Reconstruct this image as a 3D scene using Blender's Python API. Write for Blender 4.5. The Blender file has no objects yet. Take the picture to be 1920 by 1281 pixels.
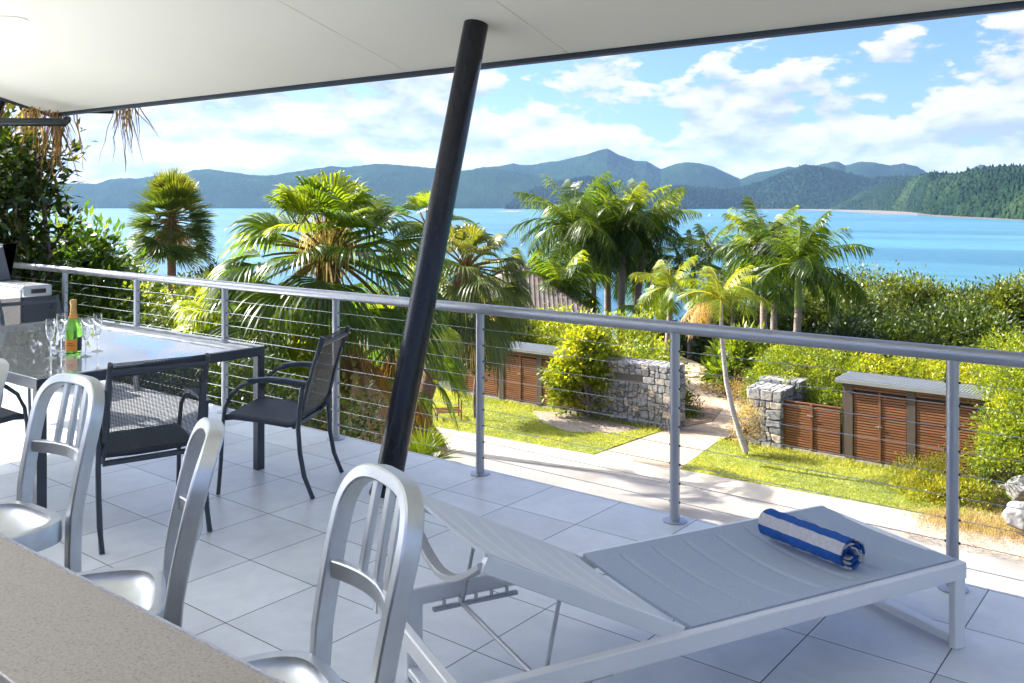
import bpy, math, random
import numpy as np
from mathutils import Vector, Matrix
# ------------------------------------------------------------------ camera frame
F, HZ, H, TH = 1700.0, 383.0, 1.62, math.radians(38.45)
FW = np.array([-math.sin(TH), math.cos(TH), 0]); RT = np.array([math.cos(TH), math.sin(TH), 0]); UP = np.array([0, 0, 1.])
EYE = np.array([0, 0, H])
def ray(px, py): return FW + (px-960)/F*RT + (HZ-py)/F*UP
def atz(px, py, z): d = ray(px, py); return EYE + d*(z-H)/d[2]
def atd(px, py, D): return EYE + ray(px, py)*D
def aty(px, py, y): d = ray(px, py); return EYE + d*(y/d[1])
def R(a): return math.radians(a)
S = bpy.context.scene
cam = bpy.data.objects.new('camera', bpy.data.cameras.new('camera')); S.collection.objects.link(cam); S.camera = cam
cam.location = EYE; cam.rotation_euler = (math.pi/2, 0, TH)
cam.data.sensor_width = 36; cam.data.lens = 36*F/1920; cam.data.shift_y = -(640.5-HZ)/1920
cam.data.clip_start = .05; cam.data.clip_end = 60000
S.view_settings.view_transform = 'Standard'; S.view_settings.look = 'None'; S.view_settings.gamma = 1
S.view_settings.exposure = 2.18
# ------------------------------------------------------------------ sun and sky
SUN_EL, SUN_AZ = 38.0, TH + R(64)          # azimuth counter-clockwise from +y
sdir = Vector((-math.sin(SUN_AZ)*math.cos(R(SUN_EL)), math.cos(SUN_AZ)*math.cos(R(SUN_EL)), math.sin(R(SUN_EL))))
sl = bpy.data.lights.new('sun', 'SUN'); sl.energy = 3.6; sl.angle = R(.53); sl.color = (1, .93, .82)
so = bpy.data.objects.new('sun', sl); S.collection.objects.link(so); so.rotation_euler = sdir.to_track_quat('Z', 'Y').to_euler()
so.location = (-30, -10, 40)
W = bpy.data.worlds.new("World"); S.world = W; W.use_nodes = True
nt = W.node_tree; N = nt.nodes; LK = nt.links; N.clear()
def nd(t, **k):
    n = N.new(t)
    for a, b in k.items(): setattr(n, a, b)
    return n
def wmath(op, a, b=None, c=None, clamp=False):
    n = nd('ShaderNodeMath', operation=op, use_clamp=clamp)
    for i, v in enumerate((a, b, c)):
        if v is None: continue
        if isinstance(v, (int, float)): n.inputs[i].default_value = v
        else: LK.new(v, n.inputs[i])
    return n.outputs[0]
sky = nd('ShaderNodeTexSky', sky_type='NISHITA', sun_disc=False)
sky.sun_elevation = R(SUN_EL); sky.sun_rotation = -SUN_AZ; sky.air_density = 1.0; sky.dust_density = 1.2; sky.ozone_density = 1.5
tc = nd('ShaderNodeTexCoord'); sp = nd('ShaderNodeSeparateXYZ'); LK.new(tc.outputs['Generated'], sp.inputs[0])
# cloud field: noise over the sky direction, flattened towards the horizon
cmb = nd('ShaderNodeVectorMath', operation='MULTIPLY'); LK.new(tc.outputs['Generated'], cmb.inputs[0]); cmb.inputs[1].default_value = (1, 1, 2.5)
cmb2 = nd('ShaderNodeVectorMath', operation='ADD'); LK.new(cmb.outputs[0], cmb2.inputs[0]); cmb2.inputs[1].default_value = (0, 0, .035)
def wnoise(vec, scale, det, rough, off=(0, 0, 0), dist=0.0):
    m = nd('ShaderNodeMapping'); LK.new(vec, m.inputs[0]); m.inputs['Location'].default_value = off
    n = nd('ShaderNodeTexNoise'); n.inputs['Scale'].default_value = scale; n.inputs['Detail'].default_value = det
    n.inputs['Roughness'].default_value = rough; n.inputs['Distortion'].default_value = dist
    LK.new(m.outputs[0], n.inputs['Vector']); return n.outputs['Fac']
CO = (1.7, 3.4, .15)
dt = nd('ShaderNodeVectorMath', operation='DOT_PRODUCT'); LK.new(tc.outputs['Generated'], dt.inputs[0]); dt.inputs[1].default_value = tuple(sdir)
glow = wmath('POWER', wmath('MAXIMUM', dt.outputs['Value'], 0.0), 3.0)
n1 = wnoise(cmb.outputs[0], 8.5, 14, .58, CO, .1)
n2 = wnoise(cmb.outputs[0], 3.4, 3, .5, (9.3, 2.1, 4.0))
n3 = wnoise(cmb2.outputs[0], 8.5, 8, .5, CO, .1)
mix = wmath('ADD', wmath('MULTIPLY', n1, .70), wmath('MULTIPLY', n2, .30))
lo = nd('ShaderNodeMapRange'); LK.new(sp.outputs[2], lo.inputs[0])
lo.inputs[1].default_value = .07; lo.inputs[2].default_value = .19; lo.inputs[3].default_value = .10; lo.inputs[4].default_value = -.005
bias = wmath('ADD', lo.outputs[0], wmath('MULTIPLY', glow, .10))
cov = nd('ShaderNodeMapRange', interpolation_type='SMOOTHSTEP'); LK.new(wmath('ADD', mix, bias), cov.inputs[0])
cov.inputs[1].default_value = .505; cov.inputs[2].default_value = .545
shade = nd('ShaderNodeMapRange'); LK.new(wmath('SUBTRACT', n1, n3), shade.inputs[0]); shade.inputs[1].default_value = -.10; shade.inputs[2].default_value = .07
ccol = nd('ShaderNodeMix', data_type='RGBA'); LK.new(shade.outputs[0], ccol.inputs[0])
ccol.inputs[6].default_value = (.50, .57, .70, 1); ccol.inputs[7].default_value = (1.0, .98, .96, 1)
skym = nd('ShaderNodeMix', data_type='RGBA', blend_type='MULTIPLY'); skym.inputs[0].default_value = 1
LK.new(sky.outputs[0], skym.inputs[6]); skym.inputs[7].default_value = (.33, .42, .68, 1)
fin = nd('ShaderNodeMix', data_type='RGBA'); LK.new(wmath('MULTIPLY', cov.outputs[0], .93), fin.inputs[0]); LK.new(skym.outputs[2], fin.inputs[6])
cs = nd('ShaderNodeVectorMath', operation='SCALE'); LK.new(ccol.outputs[2], cs.inputs[0]); 
LK.new(wmath('MULTIPLY_ADD', wmath('POWER', wmath('MAXIMUM', dt.outputs['Value'], 0.0), 14.0), 75.0, 2.9), cs.inputs[3])  # extra cloud brightness around the sun, added to lift light under the roof
LK.new(cs.outputs[0], fin.inputs[7])
bg = nd('ShaderNodeBackground'); LK.new(fin.outputs[2], bg.inputs[0]); bg.inputs[1].default_value = .085
wo = nd('ShaderNodeOutputWorld'); LK.new(bg.outputs[0], wo.inputs[0])
S.cycles.max_bounces = 10; S.cycles.transparent_max_bounces = 24; S.cycles.transmission_bounces = 8
# ------------------------------------------------------------------ materials
def new_mat(name):
    m = bpy.data.materials.new(name); m.use_nodes = True
    return m, m.node_tree.nodes, m.node_tree.links, m.node_tree.nodes['Principled BSDF']
def pr(name, col, rough=.5, metal=0, spec=.5, var=0, vscale=5, bump=0, bscale=40, col2=None, stretch=None, coat=0):
    m, n, l, b = new_mat(name)
    b.inputs['Base Color'].default_value = (*col, 1); b.inputs['Roughness'].default_value = rough; b.inputs['Metallic'].default_value = metal
    b.inputs['Specular IOR Level'].default_value = spec; b.inputs['Coat Weight'].default_value = coat
    t = n.new('ShaderNodeTexCoord'); mp = n.new('ShaderNodeMapping'); l.new(t.outputs['Object'], mp.inputs[0])
    if stretch: mp.inputs['Scale'].default_value = stretch
    if var or col2:
        z = n.new('ShaderNodeTexNoise'); z.inputs['Scale'].default_value = vscale; z.inputs['Detail'].default_value = 8; z.inputs['Roughness'].default_value = .6
        l.new(mp.outputs[0], z.inputs['Vector'])
        r = n.new('ShaderNodeValToRGB'); l.new(z.outputs['Fac'], r.inputs[0])
        c2 = col2 or tuple(max(0, c*(1+var)) for c in col); c1 = col if col2 else tuple(c*(1-var) for c in col)
        r.color_ramp.elements[0].position = .35; r.color_ramp.elements[1].position = .65
        r.color_ramp.elements[0].color = (*c1, 1); r.color_ramp.elements[1].color = (*c2, 1); l.new(r.outputs[0], b.inputs['Base Color'])
        if metal or var:
            rr = n.new('ShaderNodeMapRange'); l.new(z.outputs['Fac'], rr.inputs[0]); rr.inputs[3].default_value = max(0, rough-.08); rr.inputs[4].default_value = min(1, rough+.08)
            l.new(rr.outputs[0], b.inputs['Roughness'])
    if bump:
        z = n.new('ShaderNodeTexNoise'); z.inputs['Scale'].default_value = bscale; z.inputs['Detail'].default_value = 6; l.new(mp.outputs[0], z.inputs['Vector'])
        k = n.new('ShaderNodeBump'); k.inputs['Strength'].default_value = bump; k.inputs['Distance'].default_value = .02
        l.new(z.outputs['Fac'], k.inputs['Height']); l.new(k.outputs[0], b.inputs['Normal'])
    return m
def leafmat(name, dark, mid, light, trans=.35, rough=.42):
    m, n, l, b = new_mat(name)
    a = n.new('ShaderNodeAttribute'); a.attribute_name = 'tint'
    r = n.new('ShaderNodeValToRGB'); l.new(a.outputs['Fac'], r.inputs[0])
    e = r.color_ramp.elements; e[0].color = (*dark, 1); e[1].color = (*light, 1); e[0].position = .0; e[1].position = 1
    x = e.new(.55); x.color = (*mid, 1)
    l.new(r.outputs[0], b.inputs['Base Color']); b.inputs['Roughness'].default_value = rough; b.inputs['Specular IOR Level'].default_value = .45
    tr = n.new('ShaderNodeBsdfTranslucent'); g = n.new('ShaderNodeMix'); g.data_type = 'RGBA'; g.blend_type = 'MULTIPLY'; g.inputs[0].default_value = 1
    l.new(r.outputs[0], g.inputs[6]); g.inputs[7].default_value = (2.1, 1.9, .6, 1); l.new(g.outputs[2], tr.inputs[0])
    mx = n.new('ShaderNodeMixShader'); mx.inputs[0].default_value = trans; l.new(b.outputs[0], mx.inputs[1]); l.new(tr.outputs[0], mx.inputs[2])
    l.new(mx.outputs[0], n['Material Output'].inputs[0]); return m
M = {}
M['alu'] = pr('brushed_aluminium', (.64, .66, .68), .42, 1, var=.10, vscale=9, bump=.03, bscale=220)
M['rail'] = pr('satin_rail', (.40, .42, .46), .34, .75, var=.04, vscale=3)
M['cable'] = pr('steel_cable', (.32, .34, .37), .35, 1)
M['fit'] = pr('cable_fitting', (.03, .03, .035), .5)
M['char'] = pr('charcoal_frame', (.055, .068, .088), .38, .3, var=.08, vscale=8)
M['charmat'] = pr('charcoal_plastic', (.03, .036, .045), .5)
M['colblk'] = pr('black_gloss_paint', (.008, .010, .015), .24, 0, .35, var=.25, vscale=2.5, bump=.06, bscale=14, stretch=(6, 6, .6), coat=.08)
M['white_alu'] = pr('white_coated_metal', (.74, .76, .78), .38, .1, var=.02)
M['grey_alu'] = pr('grey_coated_metal', (.42, .44, .47), .4, .2)
M['fascia'] = pr('fascia_paint', (.05, .065, .09), .45, var=.05)
M['soffit'] = pr('soffit_board', (.70, .685, .62), .7, var=.015, vscale=.6)
M['pvc'] = pr('dark_pipe', (.015, .022, .025), .25)
M['timber'] = pr('stained_cedar_slats', (.14, .052, .024), .5, var=0, col2=(.29, .125, .05), vscale=2.0, stretch=(.6, 1, 16), bump=.1, bscale=8)
M['timpost'] = pr('brown_timber_post', (.16, .06, .025), .5, var=.15, vscale=5)
M['brown'] = pr('brown_painted_panel', (.075, .055, .045), .55, var=.12, vscale=4)
M['dark'] = pr('shadow_backing', (.02, .016, .013), .9)
M['zinc'] = pr('zinc_roof', (.20, .22, .25), .4, .4, var=.1, vscale=4)
M['gutter'] = pr('grey_trim', (.20, .21, .20), .5)
M['conc'] = pr('concrete_kerb', (.34, .30, .25), .85, var=.14, vscale=2.2, bump=.15, bscale=30)
M['plinth'] = pr('weathered_concrete', (.30, .29, .27), .9, var=.2, vscale=3)
M['road'] = pr('bleached_asphalt', (.225, .21, .195), .9, var=.22, vscale=.7, bump=.3, bscale=60)
M['drive'] = pr('pebble_driveway', (.37, .275, .20), .88, var=.16, vscale=1.3, bump=.3, bscale=70)
M['soil'] = pr('leaf_litter_soil', (.16, .09, .055), .95, col2=(.34, .24, .16), vscale=7, bump=.5, bscale=30)
M['gravelbed'] = pr('gravel_litter', (.13, .09, .065), .95, col2=(.34, .29, .24), vscale=18, bump=.6, bscale=60)
M['lawn'] = pr('lawn', (.10, .135, .02), .9, col2=(.24, .27, .045), vscale=3.2, bump=.4, bscale=90)
M['terrain'] = pr('bush_floor', (.03, .04, .012), .95, col2=(.09, .085, .035), vscale=.35, bump=.3, bscale=4)
M['sand'] = pr('tidal_sand', (.13, .108, .095), .8, var=.12, vscale=.01)
M['bark'] = pr('bark', (.17, .13, .10), .9, var=.3, vscale=12, bump=.6, bscale=25)
M['palmtrunk'] = pr('palm_trunk', (.26, .21, .18), .85, var=.25, vscale=10, bump=.5, bscale=8, stretch=(.4, .4, 5))
M['fibre'] = pr('fibrous_trunk', (.14, .085, .055), .95, var=.35, vscale=16, bump=.9, bscale=30)
M['shaft'] = pr('green_crownshaft', (.19, .27, .05), .4, var=.12, vscale=5)
M['petiole'] = pr('petiole', (.22, .15, .045), .5, var=.2, vscale=6)
M['rock'] = pr('pale_boulder', (.13, .13, .13), .95, col2=(.36, .35, .33), vscale=4, bump=1.0, bscale=9)
M['mortar'] = pr('dark_mortar', (.10, .095, .09), .95)
M['white_stone'] = pr('stone_top', (.45, .43, .42), .9, var=.2, vscale=10, bump=.6, bscale=14)
M['towel_b'] = pr('blue_terry', (.012, .12, .50), .95, var=.15, vscale=60, bump=.9, bscale=260)
M['towel_w'] = pr('white_terry', (.70, .70, .76), .95, var=.08, vscale=60, bump=.9, bscale=260)
M['orange'] = pr('orange_label', (.75, .26, .03), .5); M['foil'] = pr('gold_foil', (.62, .36, .12), .35, .5, var=.15, vscale=60)
M['ink'] = pr('label_ink', (.12, .03, .01), .6); M['navy'] = pr('navy_label', (.01, .015, .05), .4)
M['steel'] = pr('stainless_steel', (.55, .57, .60), .3, 1, var=.06, vscale=6, stretch=(1, 1, 14))
M['hood'] = pr('grey_hood', (.11, .12, .14), .4, .5); M['shelfpanel'] = pr('taupe_panel', (.42, .39, .35), .5)
M['red'] = pr('red_paint', (.62, .05, .03), .6); M['whitewall'] = pr('white_render', (.72, .69, .66), .8, var=.05, vscale=1)
M['fan'] = pr('white_fan_blade', (.78, .74, .66), .4); M['housewall'] = pr('brown_house_wall', (.18, .14, .105), .8, var=.15, vscale=1)
M['corr'] = pr('weathered_corrugated', (.13, .105, .09), .5, .3, var=.25, vscale=2)
M['bird'] = pr('dark_feathers', (.05, .05, .05), .8)
M['hull'] = pr('white_hull', (.8, .8, .8), .3)
M['flower'] = pr('dry_flower', (.42, .36, .12), .9, var=.3, vscale=30)
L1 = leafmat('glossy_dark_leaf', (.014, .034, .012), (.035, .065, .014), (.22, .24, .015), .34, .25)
L2 = leafmat('hedge_leaf', (.025, .055, .010), (.09, .135, .014), (.36, .35, .02), .24)
L3 = leafmat('forest_leaf', (.012, .030, .010), (.05, .080, .014), (.20, .23, .02), .34)
L4 = leafmat('bright_leaf', (.04, .085, .010), (.18, .235, .016), (.48, .45, .03), .42)
L5 = leafmat('yellow_leaf', (.10, .15, .015), (.30, .31, .025), (.52, .45, .10), .42)
PF = leafmat('fan_frond', (.020, .058, .010), (.070, .13, .014), (.25, .30, .02), .50, .32)
PG = leafmat('feather_frond', (.018, .050, .012), (.062, .112, .014), (.26, .30, .022), .46, .34)
PY = leafmat('yellow_frond', (.07, .13, .012), (.20, .26, .02), (.45, .36, .08), .4, .4)
DEAD = leafmat('dead_frond', (.12, .065, .035), (.30, .185, .095), (.52, .38, .21), .4, .7)
DRY = leafmat('dry_grass', (.16, .11, .05), (.33, .25, .12), (.5, .42, .2), .3, .8)
GR = leafmat('grass_blade', (.09, .13, .015), (.23, .26, .035), (.42, .40, .09), .4, .6)
HL = leafmat('far_canopy', (.006, .016, .009), (.014, .032, .014), (.040, .062, .020), .0, .9)
STONE = leafmat('rubble_stone', (.12, .12, .13), (.24, .25, .27), (.44, .38, .32), 0, .85)
HL.node_tree.nodes['Principled BSDF'].inputs['Specular IOR Level'].default_value = 0; hb = HL.node_tree.nodes; hl_ = HL.node_tree.links; tt0 = hb.new('ShaderNodeTexCoord')
vz = hb.new('ShaderNodeTexVoronoi'); vz.inputs['Scale'].default_value = .055; hl_.new(tt0.outputs['Object'], vz.inputs['Vector'])
vb = hb.new('ShaderNodeBump'); vb.inputs['Strength'].default_value = 1; vb.inputs['Distance'].default_value = 5; vb.invert = True; hl_.new(vz.outputs['Distance'], vb.inputs['Height']); hl_.new(vb.outputs[0], hb['Principled BSDF'].inputs['Normal'])
# ------------------------------------------------------------------ object helpers
C = S.collection
def link(o, parent=None):
    C.objects.link(o)
    if parent is not None: o.parent = parent
    return o
def tag(o, label=None, cat=None, group=None, kind=None):
    if label: o['label'] = label
    if cat: o['category'] = cat
    if group: o['group'] = group
    if kind: o['kind'] = kind
    return o
def thing(name, label, cat, loc=(0, 0, 0), rz=0, group=None):
    o = bpy.data.objects.new(name, None); o.empty_display_size = .1; C.objects.link(o)
    o.location = [float(v) for v in loc]; o.rotation_euler = (0, 0, rz); return tag(o, label, cat, group)
def copy_tree(o, parent=None):
    c = o.copy(); C.objects.link(c)
    if parent is not None: c.parent = parent
    for ch in list(o.children): copy_tree(ch, c)
    return c
class MB:
    def __init__(s): s.v = []; s.f = []; s.t = []; s.mi = []; s.cm = 0; s.ct = .5
    def add(s, vs, fs):
        b = len(s.v); s.v += [tuple(map(float, p)) for p in vs]
        for f in fs: s.f.append(tuple(i+b for i in f)); s.t.append(s.ct); s.mi.append(s.cm)
        return s
    def box(s, a, b):
        x0, y0, z0 = a; x1, y1, z1 = b
        return s.add([(x0, y0, z0), (x1, y0, z0), (x1, y1, z0), (x0, y1, z0), (x0, y0, z1), (x1, y0, z1), (x1, y1, z1), (x0, y1, z1)],
                     [(0, 3, 2, 1), (4, 5, 6, 7), (0, 1, 5, 4), (1, 2, 6, 5), (2, 3, 7, 6), (3, 0, 4, 7)])
    def sweep(s, path, w, d, nrm=None, n=0, caps=True):
        """rounded-rect (n=0) or round (n>0) section along a path; w along t x nrm, d along nrm; w,d may be lists"""
        P = [Vector(p) for p in path]; K = len(P); rings = []
        for i, p in enumerate(P):
            t = (P[min(i+1, K-1)]-P[max(i-1, 0)]).normalized()
            nn = nrm[i] if isinstance(nrm, list) else nrm
            nn = Vector(nn) if nn is not None else (Vector((0, 0, 1)) if abs(t.z) < .95 else Vector((1, 0, 0)))
            nn = (nn - t*nn.dot(t)).normalized(); sd = t.cross(nn)
            ww = w[i] if isinstance(w, (list, tuple)) else w; dd = d[i] if isinstance(d, (list, tuple)) else d
            if n: sec = [(math.cos(a)*ww/2, math.sin(a)*dd/2) for a in [2*math.pi*k/n for k in range(n)]]
            else:
                c = .13*min(ww, dd); a, b = ww/2, dd/2
                sec = [(a, b-c), (a-c, b), (-a+c, b), (-a, b-c), (-a, -b+c), (-a+c, -b), (a-c, -b), (a, -b+c)]
            rings.append([p+sd*u+nn*v for u, v in sec])
        m = len(rings[0]); vs = [q for r in rings for q in r]
        fs = [(i*m+j, i*m+(j+1) % m, (i+1)*m+(j+1) % m, (i+1)*m+j) for i in range(K-1) for j in range(m)]
        if caps: fs += [tuple(range(m))[::-1], tuple((K-1)*m+j for j in range(m))]
        return s.add(vs, fs)
    def tube(s, path, r, n=10):
        rr = [2*q for q in r] if isinstance(r, (list, tuple)) else 2*r
        return s.sweep(path, rr, rr, None, n)
    def lathe(s, prof, n=24, o=(0, 0, 0), caps=True):
        vs = [(o[0]+r*math.cos(2*math.pi*k/n), o[1]+r*math.sin(2*math.pi*k/n), o[2]+z) for r, z in prof for k in range(n)]
        fs = [(i*n+k, i*n+(k+1) % n, (i+1)*n+(k+1) % n, (i+1)*n+k) for i in range(len(prof)-1) for k in range(n)]
        if caps: fs += [tuple(range(n))[::-1], tuple((len(prof)-1)*n+k for k in range(n))]
        return s.add(vs, fs)
    def build(s, name, mat, parent=None, bevel=0, smooth=True, kind=None):
        me = bpy.data.meshes.new(name); me.from_pydata(s.v, [], s.f)
        for mm in (mat if isinstance(mat, list) else [mat]): me.materials.append(mm)
        if any(s.mi): me.polygons.foreach_set('material_index', s.mi)
        a = me.attributes.new('tint', 'FLOAT', 'FACE'); a.data.foreach_set('value', s.t)
        me.validate(); me.update()
        o = link(bpy.data.objects.new(name, me), parent)
        if smooth:
            me.polygons.foreach_set('use_smooth', [True]*len(me.polygons)); me.set_sharp_from_angle(angle=R(40))
        if bevel:
            b = o.modifiers.new('bevel', 'BEVEL'); b.width = bevel; b.segments = 2; b.limit_method = 'ANGLE'; b.angle_limit = R(50)
        if kind: o['kind'] = kind
        return o
def arr_mesh(name, V, Q, tint, mat, parent=None):
    V = np.asarray(V, float).reshape(-1, 3); Q = np.asarray(Q, np.int32).reshape(-1, 4)
    me = bpy.data.meshes.new(name); me.vertices.add(len(V)); me.vertices.foreach_set('co', V.ravel())
    me.loops.add(Q.size); me.loops.foreach_set('vertex_index', Q.ravel())
    me.polygons.add(len(Q)); me.polygons.foreach_set('loop_start', np.arange(0, Q.size, 4, dtype=np.int32))
    me.materials.append(mat); me.update(calc_edges=True)
    a = me.attributes.new('tint', 'FLOAT', 'FACE'); a.data.foreach_set('value', np.asarray(tint, np.float32))
    return link(bpy.data.objects.new(name, me), parent)
# smooth value noise for numpy
def vnoise(P, seed=0):
    P = np.asarray(P, float); I = np.floor(P).astype(np.int64); f = P-I; f = f*f*(3-2*f)
    def h(i):
        n = (i[..., 0]*374761393 + i[..., 1]*668265263 + i[..., 2]*2147483647 + seed*1274126177) & 0xffffffff
        n = ((n ^ (n >> 13))*1274126177) & 0xffffffff; return ((n ^ (n >> 16)) & 0xffff)/65535.0
    r = 0
    for a in (0, 1):
        for b in (0, 1):
            for c in (0, 1):
                w = (f[..., 0] if a else 1-f[..., 0])*(f[..., 1] if b else 1-f[..., 1])*(f[..., 2] if c else 1-f[..., 2])
                r = r + w*h(I+np.array([a, b, c]))
    return r
def fbm(P, o=4, seed=0):
    r = 0; a = .5; s = 0
    for k in range(o): r = r+a*vnoise(np.asarray(P)*2**k, seed+k); s += a; a *= .5
    return r/s
# ------------------------------------------------------------------ foliage builders
def leaves(name, mat, blobs, n, size, parent, seed=1, clump=.35, aspect=.45, fill=.35, up=.25, tb=0.0, droop=0.0):
    """leaf-sized quads in clumps spread through ellipsoids (x,y,z,rx,ry,rz)"""
    g = np.random.default_rng(seed); B = np.array(blobs, float); vol = (B[:, 3]*B[:, 4]+B[:, 4]*B[:, 5]+B[:, 3]*B[:, 5]); vol /= vol.sum()
    per = 44; nc = max(6, n//per); bi = g.choice(len(B), nc, p=vol)
    d = g.normal(size=(nc, 3)); d /= np.linalg.norm(d, axis=1)[:, None]
    rad = np.where(g.random(nc) < fill, g.random(nc)**.5*.85, .82+g.random(nc)*.26)
    cen = B[bi, :3]+d*rad[:, None]*B[bi, 3:]
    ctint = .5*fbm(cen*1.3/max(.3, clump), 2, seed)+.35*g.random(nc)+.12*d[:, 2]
    idx = np.repeat(np.arange(nc), per); m = len(idx)
    off = g.normal(size=(m, 3))*clump*.5; pos = cen[idx]+off
    dr = off/np.maximum(np.linalg.norm(off, axis=1)[:, None], 1e-6)*.8+g.normal(size=(m, 3))*.6+d[idx]*.5; dr[:, 2] += up-droop
    dr /= np.linalg.norm(dr, axis=1)[:, None]
    sd = np.cross(dr, g.normal(size=(m, 3))*.7+np.array([0, 0, 1.2])); sd /= np.maximum(np.linalg.norm(sd, axis=1)[:, None], 1e-6)
    nn = np.cross(sd, dr); Ls = size*(.65+.7*g.random(m))[:, None]; W2 = Ls*aspect/2
    V = np.stack([pos, pos+dr*Ls*.45+sd*W2+nn*W2*.35, pos+dr*Ls, pos+dr*Ls*.45-sd*W2+nn*W2*.35], 1)
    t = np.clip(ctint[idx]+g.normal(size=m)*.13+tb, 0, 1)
    return arr_mesh(name, V, np.arange(m*4), t, mat, parent)
def limb(mb, a, b, r0, r1, g, n=7, bend=.12, k=6):
    a = Vector(a); b = Vector(b); L = (b-a).length; P = []; o = Vector((g.uniform(-1, 1), g.uniform(-1, 1), g.uniform(-.5, .5)))*L*bend
    for i in range(k): t = i/(k-1); P.append(a.lerp(b, t)+o*math.sin(math.pi*t)+Vector((g.uniform(-1, 1), g.uniform(-1, 1), 0))*L*.015)
    mb.tube(P, [r0+(r1-r0)*i/(k-1) for i in range(k)], n)
def ground_z(x, y):
    y = np.asarray(y, float); x = np.asarray(x, float)
    s = np.clip((y-29)/95, 0, 1.25); z = -4.93-17.6*s
    s2 = np.clip((-x-70)/120, 0, 1.25); z = np.minimum(z, -4.93-17.6*s2)
    return z
def tree(name, label, cat, blobs, n, size, mat, seed, base=None, tr=.12, group=None, clump=.45, limbs=6, trunkmat='bark', zbase=None, **k):
    g = random.Random(seed); B = [list(map(float, b)) for b in blobs]
    c = np.mean([b[:3] for b in B], axis=0) if base is None else base
    zb = float(ground_z(c[0], c[1]))-.1 if zbase is None else zbase
    t = thing(name, label, cat, (c[0], c[1], zb), 0, group)
    o = np.array([c[0], c[1], zb]); LB = [[b[0]-o[0], b[1]-o[1], b[2]-o[2], b[3], b[4], b[5]] for b in B]
    mb = MB(); hb = min(b[2]-b[5]*.5 for b in LB); top = Vector((g.uniform(-.1, .1), g.uniform(-.1, .1), max(.4, hb)))
    limb(mb, (0, 0, 0), top, tr, tr*.72, g, 8, .04)
    for i in range(limbs):
        b = LB[i % len(LB)]; e = Vector((b[0]+g.uniform(-.6, .6)*b[3], b[1]+g.uniform(-.6, .6)*b[4], b[2]+g.uniform(-.2, .6)*b[5]))
        limb(mb, top*g.uniform(.8, 1), e, tr*.55, tr*.1, g, 6, .12)
    mb.build('trunk', M[trunkmat], t)
    leaves('crown', mat, LB, n, size, t, seed, clump, **k)
    return t
def strips(P, Wd, side, tint):
    """P (m,k,3) polylines -> ribbons of half-width Wd (m,k) along side (m,3) or (m,k,3)"""
    m, k, _ = P.shape
    if side.ndim == 2: side = np.repeat(side[:, None, :], k, 1)
    a = P+side*Wd[..., None]; b = P-side*Wd[..., None]
    V = np.stack([a, b], 2).reshape(-1, 3)
    base = (np.arange(m)*k*2)[:, None]+(np.arange(k-1)*2)[None]; base = base.ravel()
    Q = np.stack([base, base+1, base+3, base+2], 1)
    return V, Q, np.repeat(tint, k-1)
def join(L):
    V = []; Q = []; T = []; o = 0
    for v, q, t in L: V.append(v); Q.append(q+o); T.append(t); o += len(v)
    return np.concatenate(V), np.concatenate(Q), np.concatenate(T)
def feather(az, el, L, g, ll=.55, droop=1.5, w=.028, n=46, tint=.45, hang=.5):
    k = 14; t = np.linspace(0, 1, n)
    pitch = el-droop*t**1.3; st = L/(n-1)
    dx = np.cos(pitch)*st; dz = np.sin(pitch)*st; r = np.concatenate([[0], np.cumsum(dx)[:-1]]); z = np.concatenate([[0], np.cumsum(dz)[:-1]])
    ca, sa = math.cos(az), math.sin(az); spn = np.stack([r*ca, r*sa, z], 1)
    tan = np.stack([np.cos(pitch)*ca, np.cos(pitch)*sa, np.sin(pitch)], 1); side = np.array([-sa, ca, 0.]); nrm = np.cross(tan, side)
    out = []
    tw = g.uniform(-.5, .5)
    sel = np.arange(int(n*.1), n)
    for s in (-1, 1):
        tt = t[sel]; m = len(sel); l = ll*np.clip(np.sin(math.pi*(.12+.84*tt)), 0, 1)**.55*(1+g.normal(size=m)*.13)
        sd = side*s*math.cos(tw)+nrm[sel]*s*math.sin(tw)
        d0 = sd*.80+tan[sel]*.55-nrm[sel]*.12+g.normal(size=(m, 3))*.11; d0 /= np.linalg.norm(d0, axis=1)[:, None]
        u = np.array([0, .33, .68, 1.]); P = spn[sel][:, None]+d0[:, None]*(l[:, None]*u[None])[..., None]
        P[..., 2] -= (hang*l[:, None]*(u[None]**2))*g.uniform(.5, 1.5, (m, 1))
        wd = w*np.array([.5, 1, .8, .08])[None]*np.ones((m, 1))
        ws = tan[sel]*.8+nrm[sel]*(.45)*s; ws /= np.linalg.norm(ws, axis=1)[:, None]
        out.append(strips(P, wd, ws, np.clip(tint+g.normal(size=m)*.1, 0, 1)))
    P = spn[None]; wd = (np.linspace(.03, .006, n))[None]
    out.append(strips(P, wd, side[None], np.array([.8]))); out.append(strips(P, wd, nrm[None], np.array([.8])))
    return out
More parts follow.
